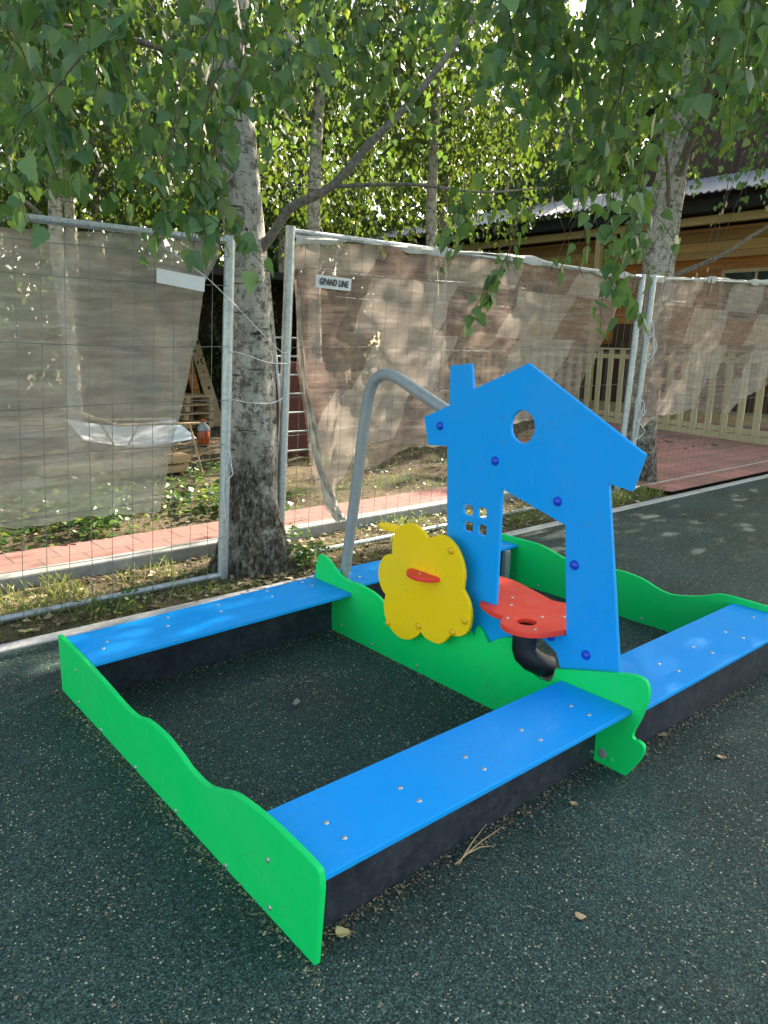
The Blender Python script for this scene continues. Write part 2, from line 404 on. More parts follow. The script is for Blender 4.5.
# soil base reaching the horizon
sheet('ground', [(-300, -300), (300, -300), (300, 300), (-300, 300)], -.035, M['soil'])
sheet('playground_surface', [(-12, -14), (22, -14), (22, 2.59), (-12, 2.59)], 0, M['rubber'])
k = MB().box((5, 2.64, -.035), (34, .095, .09)); tag(k.build('kerb', M['kerb'], bevel=.006), kind='structure')
def bumpy_strip(name, x0, x1, y0, y1, z, mat, amp=.02, step=.12):
    nx = int((x1 - x0) / step); ny = max(2, int((y1 - y0) / step)); m = MB(); vs = []; fs = []
    for j in range(ny + 1):
        for i in range(nx + 1):
            x = x0 + (x1 - x0) * i / nx; y = y0 + (y1 - y0) * j / ny
            e = 0 if j in (0, ny) else 1
            vs.append((x, y, z + e * amp * (math.sin(x * 5.1 + y * 3) * .4 + math.sin(x * 2.3 - y * 7) * .4 + random.uniform(-.4, .4))))
    for j in range(ny):
        for i in range(nx):
            a = j * (nx + 1) + i; fs.append((a, a + 1, a + nx + 2, a + nx + 1))
    m.add(vs, fs); return tag(m.build(name, mat, smooth=60), kind='structure')
bumpy_strip('verge', -8, 6.7, 2.69, 3.62, .0, M['soil'])
bumpy_strip('yard', -14, 14.4, 4.22, 12, .02, M['soil'], .035, .16)
p = MB().box((-.85, 3.945, .02), (14.3, .52, .12)); tag(p.build('path', M['pavers']), kind='structure')
p = MB().box((-.85, 3.615, .028), (14.3, .13, .135)); tag(p.build('path_kerb', M['pathkerb'], bevel=.012), kind='structure')
sheet('paved_area', [(6.7, 2.692), (24, 2.692), (24, 5), (13.4, 8.8), (9.5, 7.2), (6.4, 4.6), (6.31, 3.6), (6.7, 3.2)], .045, M['pavers2'])

# ================================================================ PLAY UNIT
L = 1.406
sb = tag(empty('sandbox_playhouse', (1.45, .95, 0)),
         'green and blue plastic sandbox with two bays, benches and an upright blue house panel', 'sandbox')
def scr(par, pts, r=.0085, mat='steel', name='screw', axis='z'):
    for p in pts:
        m = MB(); n = 10
        rings = [(r, 0), (r, .0015), (r * .75, .0032), (r * .3, .0038), (r * .25, .002)]
        vs = []
        for rr, h in rings:
            for j in range(n):
                a = 6.2832 * j / n; c, s = rr * math.cos(a), rr * math.sin(a)
                vs.append((p[0] + c, p[1] + s, p[2] + h) if axis == 'z' else (p[0] - h, p[1] + c, p[2] + s))
        fs = [(i * n + j, i * n + (j + 1) % n, (i + 1) * n + (j + 1) % n, (i + 1) * n + j) for i in range(4) for j in range(n)]
        fs.append(tuple(4 * n + j for j in range(n)))
        m.add(vs, fs); keep2(m.build(name, M[mat], smooth=50), par)
def keep2(o, par):
    o.parent = par; o.matrix_parent_inverse = Matrix.Identity(4) if par is None else (Matrix.Translation(sb.location).inverted() if par is sb else Matrix.Identity(4)); return o
def knob(par, pts, r, mat, x):
    for y, z in pts:
        m = MB(); n = 18; vs = []
        for i in range(7):
            a = i / 6 * math.pi / 2
            rr = r * math.cos(a) if i < 6 else r * .06
            for j in range(n):
                b = 6.2832 * j / n; vs.append((x - r * .85 * math.sin(a), y + rr * math.cos(b), z + rr * math.sin(b)))
        fs = [(i * n + j, i * n + (j + 1) % n, (i + 1) * n + (j + 1) % n, (i + 1) * n + j) for i in range(6) for j in range(n)]
        fs.append(tuple(6 * n + j for j in range(n)))
        m.add(vs, fs); keep2(m.build('knob', M[mat], smooth=60), par)
W = Matrix.Translation
T = .019
# side boards
g1 = [(1.985, -.015), (1.985, .262), (1.95, .268), (1.7, .262), (1.5, .250), (1.366, .239), (1.238, .228), (1.126, .23), (1.017, .257), (.87, .261), (.76, .243), (.688, .226),
      (.586, .224), (.508, .247), (.398, .287), (.25, .303), (.12, .302), (.0, .293), (-.018, .272), (-.022, .24), (.004, -.015)]
lo = crom(g1, corners={0, 1, 19, 20}, n=6)
G1 = keep2(prism('side_board', [lo], T, MX(T / 2), M['green']), sb)
G1['label'] = 'near green side board with a wavy top'
scr(G1, [(0, 1.764, .177), (0, 1.76, .03), (0, 1.499, .012), (0, 1.15, .012), (0, .812, .012), (0, .223, .179), (0, .467, .012), (0, .217, .03)], axis='x')
g3 = [(2.03, -.015), (2.03, .30), (1.95, .312), (1.86, .312), (1.7, .31), (1.563, .306), (1.401, .269), (1.247, .24), (1.12, .245), (.99, .278), (.837, .268), (.707, .23), (.615, .225),
      (.474, .259), (.368, .299), (.25, .303), (.12, .300), (.0, .298), (-.035, .28), (-.04, .24), (-.03, -.015)]
lo = crom(g3, corners={0, 1, 19, 20}, n=6)
G3 = keep2(prism('side_board', [lo], T, MX(2.896 + T / 2), M['green']), sb); G3['label'] = 'far green side board'
scr(G3, [(2.896, 1.77, .05), (2.896, 1.553, .03), (2.896, 1.1, .03), (2.896, .8, .03)], axis='x')
g2 = [(1.985, -.015), (1.985, .279), (1.975, .36), (1.95, .405), (1.90, .408), (1.846, .388), (1.76, .335), (1.68, .320), (1.615, .325), (1.481, .314), (1.393, .285), (1.337, .25), (1.22, .235), (1.05, .265),
      (.93, .305), (.83, .325), (.768, .302), (.765, .33), (.753, .356), (.72, .338), (.70, .312), (.683, .300), (.645, .325), (.59, .355), (.554, .362), (.515, .36),
      (.508, .30), (.47, .262), (.419, .238), (.385, .229), (.354, .237), (.334, .27), (.329, .305), (.2, .345), (.07, .383), (.0, .402), (-.045, .405), (-.072, .385), (-.078, .33), (-.055, .24),
      (-.033, .178), (-.04, .158), (-.06, .158), (-.08, .148), (-.083, .125), (-.07, .085), (-.042, .035), (-.012, -.015)]
lo = crom(g2, corners={0, 16, 18, 25, 32, len(g2) - 1}, n=5)
G2 = keep2(prism('divider_board', [lo], T, MX(L + T / 2), M['green']), sb)
scr(G2, [(L, 1.742, .052), (L, 1.474, .03), (L, 1.128, .03)], axis='x')
scr(G2, [(L, .082, .045)], r=.020, axis='x', name='bolt_cap', mat='galv'); scr(G2, [(L, .045, .035)], r=.014, axis='x', name='bolt_cap', mat='green')
# benches
def bench(poly, z, screws, lab=None):
    o = keep2(prism('bench', [poly], T, MZ(z - T / 2), M['blue']), sb)
    scr(o, [(x, y, z) for x, y in screws])
    if lab: o['label'] = lab
    return o
S1 = [(.143, .15), (.143, .068), (.413, .146), (.413, .063), (.69, .142), (.686, .057), (.969, .14), (.967, .057), (1.254, .138), (1.248, .056)]
bench([(.0195, -.016), (1.388, -.022), (L - .001, -.02), (L - .001, .294), (.0195, .298)], .27, S1)
bench([(.0195, 1.597), (L - .001, 1.652), (L - .001, 2.01), (.0195, 1.947)], .262, [(.146, 1.786), (.105, 1.721), (.482, 1.90), (.434, 1.80), (.753, 1.91), (.721, 1.82), (1.066, 1.95), (1.039, 1.86), (1.30, 1.96), (1.31, 1.88)],
      'scuffed blue back bench with dirt marks')
bench([(1.427, -.04), (2.894, -.042), (2.894, .293), (1.427, .285)], .27, [(1.58, .132), (1.58, .045), (1.863, .131), (1.862, .045), (2.155, .132), (2.158, .047), (2.452, .127), (2.445, .04), (2.76, .132), (2.76, .045)])
bench([(1.427, 1.722), (2.894, 1.742), (2.894, 1.98), (1.427, 2.03)], .27, [(1.6, 1.83), (1.6, 1.92), (2.1, 1.83), (2.1, 1.92), (2.7, 1.83), (2.7, 1.92)])
def skirt(x0, x1, y0, y1, h, n=0):
    m = MB().bar((x0, y0, h / 2 - .01), (x1, y1, h / 2 - .01), .018, h + .018)
    o = keep2(m.build('skirt_board', M['black'], bevel=.002), sb)
    return o
s1 = skirt(.0195, L - .001, .095, .125, .25); scr(s1, [(.045, .086, .04), (L - .03, .112, .05)], r=.009)
skirt(.0195, L - .001, 1.835, 1.835, .241)
skirt(1.427, 2.894, .085, .04, .25); skirt(1.427, 2.894, 1.86, 1.86, .25)
m = MB().box((2.78, 1.742, .125), (.05, .035, .248)); keep2(m.build('support_leg', M['greytube'], bevel=.004), sb)
# house panel
hx = 1.4275
ho = [(1.003, 1.478), (.879, 1.491), (.864, 1.383), (.575, 1.502), (.04, 1.206), (.078, 1.070), (.174, 1.083), (.045, .30), (.03, .15), (.32, .15), (.32, .31), (.345, .365), (.42, .40), (.50, .37), (.52, .31), (.52, .15), (.955, .15), (1.003, 1.125), (1.124, 1.117), (1.158, 1.242), (1.0, 1.306)]
door = [(.676, .985), (.347, .892), (.303, .45), (.672, .45)]
cy, cz = .586, 1.251
circ = [(cy + .062 * math.cos(a), cz + .066 * math.sin(a)) for a in [i * 6.2832 / 32 for i in range(32)]]
wins = []
for (a, b), (c, d) in (((.892, .881), (.832, .833)), ((.805, .883), (.753, .835)), ((.884, .805), (.827, .76)), ((.80, .808), (.748, .761))):
    wins.append([(a, b + .003), (c, b), (c - .002, d), (a - .002, d + .003)])
HP = keep2(prism('house_panel', [ho, door, circ] + wins, T, MX(hx + T / 2), M['blue']), sb)
knob(HP, [(1.05, 1.211), (.717, 1.096), (.389, .98), (.289, .746), (.204, .403), (.372, .425)], .0195, 'knob', hx)
# yellow flower
fl = [(1.021, .711), (1.069, .744), (1.139, .761), (1.209, .736), (1.256, .69), (1.272, .627), (1.268, .579), (1.326, .56), (1.366, .503), (1.371, .44), (1.347, .385), (1.314, .359), (1.325, .303), (1.31, .236), (1.263, .188), (1.2, .165), (1.133, .176), (1.08, .208), (1.049, .244), (1.011, .222), (.933, .220), (.89, .245), (.854, .288), (.788, .305), (.744, .346), (.731, .412), (.747, .477), (.788, .528), (.783, .599), (.804, .662), (.842, .711), (.895, .742), (.948, .746)]
fx = 1.346
fl = [(1.05 + (a - 1.05) * .975, .46 + (c - .46) * .98) for a, c in fl]
FP = keep2(prism('flower_panel', [crom(fl, corners={0, 6, 11, 18, 27, 22}, n=5)], T, MX(fx + T / 2), M['yellow']), sb)
knob(FP, [(.871, .685), (.77, .389), (.84, .315), (1.06, .276), (1.28, .223)], .0175, 'ycap', fx)
hd = [(1.119, .0)] + [(1.0275 + .0925 * math.cos(a), -.078 * math.sin(a) ** .8) for a in [i * math.pi / 16 for i in range(1, 16)]] + [(.935, 0)]
h = keep2(prism('handle', [[(fx - .001 + b, a) for a, b in hd]], .021, MZ(.535), M['red']), FP); h['label'] = 'red half-moon handle'
scr(h, [(fx - .035, 1.03, .5455)], r=.006)
m = MB().tube([(fx + .002, 1.01, .515), (fx - .022, 1.01, .515)], .010, 12); keep2(m.build('bolt', M['steel'], smooth=40), FP)
hd2 = [(1.41 + .078 * math.cos(a), .03 + .042 * math.sin(a)) for a in [i * math.pi / 12 for i in range(24)]]
h = keep2(prism('handle', [[(1.43 + b, a) for a, b in hd2]], .019, MZ(.665), M['yellow']), FP)
m = MB().tube([(fx + T, 1.22, .6), (1.44, 1.30, .655), (1.45, 1.36, .662)], .011, 10); keep2(m.build('handle_rod', M['greytube'], smooth=40), FP)
for y, z in ((.90, .31), (1.15, .24)):
    m = MB().tube([(fx + T - .002, y, z), (L + .001, y, z)], .014, 12); keep2(m.build('spacer', M['ycap'], smooth=40), FP)
# red counter
tb = [(1.405, .742), (1.36, .655), (1.348, .60), (1.358, .567), (1.298, .533), (1.266, .485), (1.262, .428), (1.290, .37), (1.345, .335), (1.424, .308), (1.448, .308),
      (1.6, .305), (1.72, .35), (1.725, .45), (1.68, .545), (1.71, .66), (1.76, .84), (1.75, .96), (1.65, 1.0), (1.53, .92), (1.5, .78), (1.448, .71), (1.448, .671), (1.4255, .671), (1.4255, .735)]
tb = crom(tb, corners={3, 9, 10, 21, 22, 23, 24}, n=5)
hole = [(1.378 + .04 * math.cos(a), .462 + .04 * math.sin(a)) for a in [i * 6.2832 / 24 for i in range(24)]]
TB = keep2(prism('counter', [tb, hole], .022, MZ(.462), M['red']), sb)
scr(TB, [(1.481, .63, .473), (1.56, .69, .473), (1.345, .535, .473), (1.47, .455, .473), (1.545, .40, .473), (1.335, .385, .473)], r=.007)
m = MB().tube([(1.372, .462, .450), (1.372, .462, .40), (1.372, .461, .355), (1.375, .456, .338), (1.395, .440, .312), (1.43, .422, .290), (1.47, .413, .272)], [.050, .050, .050, .051, .051, .050, .050], 24, cap=False)
keep2(m.build('drain_pipe', M['hose'], smooth=50), sb)
# bent tube
P_ = [(1.476, 1.86, .0), (1.476, 1.83, .15), (1.476, 1.801, .323), (1.476, 1.645, 1.182), (1.476, 1.625, 1.28), (1.476, 1.60, 1.350), (1.476, 1.565, 1.395), (1.476, 1.51, 1.417), (1.476, 1.45, 1.418), (1.476, 1.383, 1.400), (1.476, 1.06, 1.275), (1.476, .97, 1.24)]
m = MB().tube(P_, .029, 20); keep2(m.build('support_tube', M['greytube'], smooth=50), sb)

# ================================================================ FENCE
def fence(xa, xb, y, ztop, hz, wires, label, zb=.03, lean=.055, zt2=None):
    f = tag(empty('fence_panel', (xa, y, 0)), label, 'fence panel', 'wire fence panels along the yard')
    zt2 = zt2 or ztop
    X = lambda x, z: x + lean * z
    for x, zt in ((xa, ztop), (xb, zt2)):
        m = MB().tube([(X(x, -.03), y, -.03), (X(x, zt), y, zt + .03)], .034, 16); keep(m.build('post', M['galv'], smooth=50), f)
    m = MB().tube([(X(xa, ztop), y, ztop), (X(xb, zt2), y, zt2)], .021, 12); keep(m.build('top_rail', M['galv'], smooth=50), f)
    m = MB().tube([(X(xa, zb), y, zb), (X(xb, zb), y, zb)], .021, 12); keep(m.build('bottom_rail', M['galv'], smooth=50), f)
    m = MB(); x = xa + .11
    while x < xb - .04:
        k = 6; zt = ztop + (zt2 - ztop) * (x - xa) / (xb - xa); ph = random.uniform(0, 6); am = random.uniform(0, .006)
        m.tube([(X(x, z) + am * math.sin(z * 3 + ph), y - .024, z) for z in [zb + (zt - zb) * q / k for q in range(k + 1)]], .0018, 4, cap=False); x += .125
    for z in hz:
        k = int((xb - xa) * 4); ph = random.uniform(0, 6)
        m.tube([(X(xa + (xb - xa) * q / k, z), y - .028, z + .01 * math.sin(q * .7 + ph) + (zt2 - ztop) * q / k * z / ztop) for q in range(k + 1)], .0020, 4, cap=False)
    keep(m.build('wire_mesh', M['wire']), f)
    return f
HZ = (.295, .59, .92, 1.19, 1.53, 1.89, 2.06)
fence(-3.0, 1.362, 3.0, 2.165, HZ, 0, 'left wire fence panel on the lit grass, its end post before the birch trunk')
fence(1.868, 6.24, 3.1, 2.29, HZ, 0, 'middle wire fence panel between the birch and the paired posts', zt2=2.30)
fence(6.46, 11.6, 3.1, 2.31, HZ, 0, 'right wire fence panel in front of the red paving and cream pickets', zt2=2.56)
def netting(name, x0, x1, y, top, bot, mat, label, amp=.02, hem=True, step=.035, seed=0):
    xs = np.arange(x0, x1 + 1e-6, step); nz = 60; vs = []; fs = []
    tx, tz = zip(*top); bx, bz = zip(*bot)
    r_ = random.Random(seed); ph = [r_.uniform(0, 6) for _ in range(8)]
    def Y(x, z):
        return y + amp * (.5 * math.sin(x * 6 + z * 2.2 + ph[0]) + .35 * math.sin(x * 3.1 - z * 7 + ph[1]) + .25 * math.sin(x * 13 + z * 9 + ph[2]) + .2 * math.sin(z * 23 + x * 4 + ph[3]) + .12 * math.sin(x * 29 - z * 17 + ph[4])) 
    for x in xs:
        zt = np.interp(x, tx, tz); zb_ = np.interp(x, bx, bz) + .006 * math.sin(x * 40) + .012 * math.sin(x * 9 + ph[5])
        for j in range(nz + 1):
            z = zb_ + (zt - zb_) * j / nz; vs.append((x, Y(x, z), z))
    for i in range(len(xs) - 1):
        for j in range(nz):
            a = i * (nz + 1) + j; fs.append((a, a + nz + 1, a + nz + 2, a + 1))
    root = tag(empty(name, (x0, y, 0)), label, 'netting', 'shade nettings on the fence')
    m = MB(); m.add(vs, fs); keep(m.build('cloth', mat, smooth=80), root)
    if hem:
        m = MB(); vs = []; fs = []
        for i, x in enumerate(xs):
            zt = np.interp(x, tx, tz); w = .022 + .016 * math.sin(x * 5 + ph[6]) + .008 * math.sin(x * 17)
            for q, (dy, dz) in enumerate(((-.035, -w), (-.05, 0), (-.03, w * .8), (.0, .012))): vs.append((x, y + dy - .01, zt + dz + .01 * math.sin(x * 3.3)))
        for i in range(len(xs) - 1):
            for q in range(3): fs.append((i * 4 + q, (i + 1) * 4 + q, (i + 1) * 4 + q + 1, i * 4 + q + 1))
        m.add(vs, fs); keep(m.build('hem', M['hem'], smooth=60), root)
    return root
netting('shade_netting', -3, 1.44, 3.03, [(-3, 2.08), (.163, 2.11), (.78, 2.14), (1.44, 2.15)],
        [(-3, .50), (.026, .533), (.505, .533), (.964, .52), (1.0, .66), (1.108, 1.083), (1.242, 1.626), (1.318, 1.865), (1.405, 2.02), (1.44, 2.1)], M['fab1'],
        'grey translucent netting on the left panel, cut on a slant beside the birch', .05, False, .03, 1)
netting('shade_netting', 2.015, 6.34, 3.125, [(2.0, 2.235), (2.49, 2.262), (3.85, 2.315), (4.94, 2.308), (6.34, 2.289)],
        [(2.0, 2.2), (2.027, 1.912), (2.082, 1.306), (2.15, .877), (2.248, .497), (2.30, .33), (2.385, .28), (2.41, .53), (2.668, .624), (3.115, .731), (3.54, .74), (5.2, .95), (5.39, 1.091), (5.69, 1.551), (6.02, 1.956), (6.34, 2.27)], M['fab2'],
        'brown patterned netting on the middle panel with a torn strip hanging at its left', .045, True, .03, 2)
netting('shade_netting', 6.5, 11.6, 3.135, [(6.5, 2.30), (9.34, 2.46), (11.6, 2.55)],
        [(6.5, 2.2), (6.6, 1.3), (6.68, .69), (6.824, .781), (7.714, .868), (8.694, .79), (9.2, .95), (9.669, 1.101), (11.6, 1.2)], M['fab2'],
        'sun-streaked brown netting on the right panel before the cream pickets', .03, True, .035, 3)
# torn strip rolled along the left edge of the middle netting
m = MB(); pts = [(2.03, 3.085, 1.93), (2.075, 3.08, 1.35), (2.15, 3.07, .9), (2.25, 3.06, .52), (2.31, 3.05, .36), (2.37, 3.045, .25)]
PP = crom(pts, n=14, closed=False); vs = []; fs = []; NC = 11
for i, p in enumerate(PP):
    t = i / (len(PP) - 1); w_ = .012 + .10 * min(1, t * 1.3) ** 1.3 + .012 * math.sin(t * 21)
    if t > .9: w_ *= 1 - (t - .9) * 4
    for c in range(NC):
        s_ = c / (NC - 1) - .3
        vs.append((p[0] + w_ * s_, p[1] - .012 * math.sin(c * 1.9 + t * 7) - .010 * math.sin(c * .8 - t * 19) - .006 * math.sin(c * 3.1 + t * 40), p[2] + .006 * math.sin(c * 2.3 + t * 5)))
for i in range(len(PP) - 1):
    for c in range(NC - 1): a = i * NC + c; fs.append((a, a + 1, a + NC + 1, a + NC))
m.add(vs, fs)
tag(m.build('netting_strip', M['strip'], smooth=80), 'pale rolled netting strip dangling down by the middle panel\'s left post', 'netting strip')
# plates
def plate(name, c4, th, label, cat):
    a, b, c, d = [Vector(v) for v in c4]; n = (b - a).cross(d - a).normalized() * th
    m = MB(); m.add([a, b, c, d, a + n, b + n, c + n, d + n], [(3, 2, 1, 0), (4, 5, 6, 7), (0, 1, 5, 4), (1, 2, 6, 5), (2, 3, 7, 6), (3, 0, 4, 7)])
    return tag(m.build(name, M['white'], bevel=.0015), label, cat)
plate('sign_plate', [(.966, 2.935, 1.964), (1.266, 2.93, 1.932), (1.256, 2.925, 1.848), (.958, 2.93, 1.883)], -.003, 'blank white plate wired to the left fence panel', 'sign')
sp = plate('sign_plate', [(2.158, 3.04, 2.023), (2.466, 3.04, 2.012), (2.456, 3.035, 1.927), (2.150, 3.035, 1.934)], -.003, 'small white sign reading GRAND LINE on the middle fence panel', 'sign')
cu = bpy.data.curves.new('t', 'FONT'); cu.body = 'GRAND LINE'; cu.size = .060; cu.offset = .0022; cu.extrude = .0006; cu.shear = .12; cu.align_x = 'CENTER'; cu.align_y = 'CENTER'; cu.space_character = 1.05
to = bpy.data.objects.new('t', cu); col.objects.link(to); bpy.context.view_layer.update()
me = bpy.data.meshes.new_from_object(to.evaluated_get(bpy.context.evaluated_depsgraph_get())); bpy.data.objects.remove(to)
me.materials.clear(); xs_ = [v.co.x for v in me.vertices]; wd = max(xs_) - min(xs_)
me.transform(Matrix.Translation((2.305, 3.028, 1.973)) @ Matrix.Rotation(R(2), 4, 'Y') @ Matrix.Rotation(R(92), 4, 'X') @ Matrix.Diagonal((.25 / wd, 1, 1, 1)))
link('lettering', me, M['ink'], sp)
# twine
def twine(pts, label, r=.0035):
    m = MB().tube(crom(pts, n=6, closed=False), r, 5); return tag(m.build('twine', M['twine'], smooth=80), label, 'twine')
twine([(1.43, 2.95, 1.19), (1.41, 3.02, 1.21), (1.46, 2.955, 1.195), (1.6, 2.955, 1.17), (1.75, 2.97, 1.165), (1.9, 3.06, 1.19)], 'white twine tied round the birch trunk at mid height of the posts')
twine([(.98, 2.93, 2.1), (1.25, 2.93, 1.95), (1.45, 2.94, 1.80), (1.72, 2.965, 1.58), (1.86, 3.02, 1.50), (1.94, 3.06, 1.50)], 'long white twine slanting from the blank plate down to the trunk')
twine([(1.44, 2.95, 1.50), (1.55, 2.955, 1.48), (1.72, 2.96, 1.43), (1.96, 3.06, 1.42)], 'white twine joining the posts across the birch above the mid-height knot')
twine([(1.38, 2.96, .36), (1.36, 2.95, .62), (1.40, 2.955, .80), (1.435, 2.955, .72), (1.39, 2.96, .70), (1.42, 2.96, .86), (1.43, 2.96, .73)], 'loose twine knot hanging low on the left end post')
for zc, l in ((1.62, 'upper white twine tangle between the paired posts'), (.85, 'lower white twine tangle between the paired posts')):
    pp = [(6.42 + random.uniform(-.12, .12) + .05 * zc, 3.02 + random.uniform(-.03, .03), zc + random.uniform(-.25, .25)) for _ in range(14)]
    twine(pp, l, .005)

# ================================================================ TREES
def trunk_noise(seed, amp=.07):
    r_ = random.Random(seed); ph = [r_.uniform(0, 6) for _ in range(6)]
    def f(p, a, i):
        base = max(0, 1 - p.z / .5)
        return 1 + amp * (math.sin(3 * a + p.z * 2.1 + ph[0]) * .6 + math.sin(5 * a - p.z * 3.3 + ph[1]) * .5 + math.sin(9 * a + p.z * 6 + ph[2]) * .3 + math.sin(14 * a + p.z * 11 + ph[3]) * .2) + base * (.34 + .24 * math.sin(5 * a + ph[4]))
    return f
def path_interp(P, k):
    P = crom(P, n=k, closed=False); return P
def trunk(P, R0, n, seed, mat, root, name='trunk', k=8, amp=.07):
    PP = crom([tuple(p) + (r,) for p, r in zip(P, R0)], n=k, closed=False)
    m = MB().tube([p[:3] for p in PP], [p[3] for p in PP], n, noise=trunk_noise(seed, amp)); return keep(m.build(name, mat, smooth=80), root)
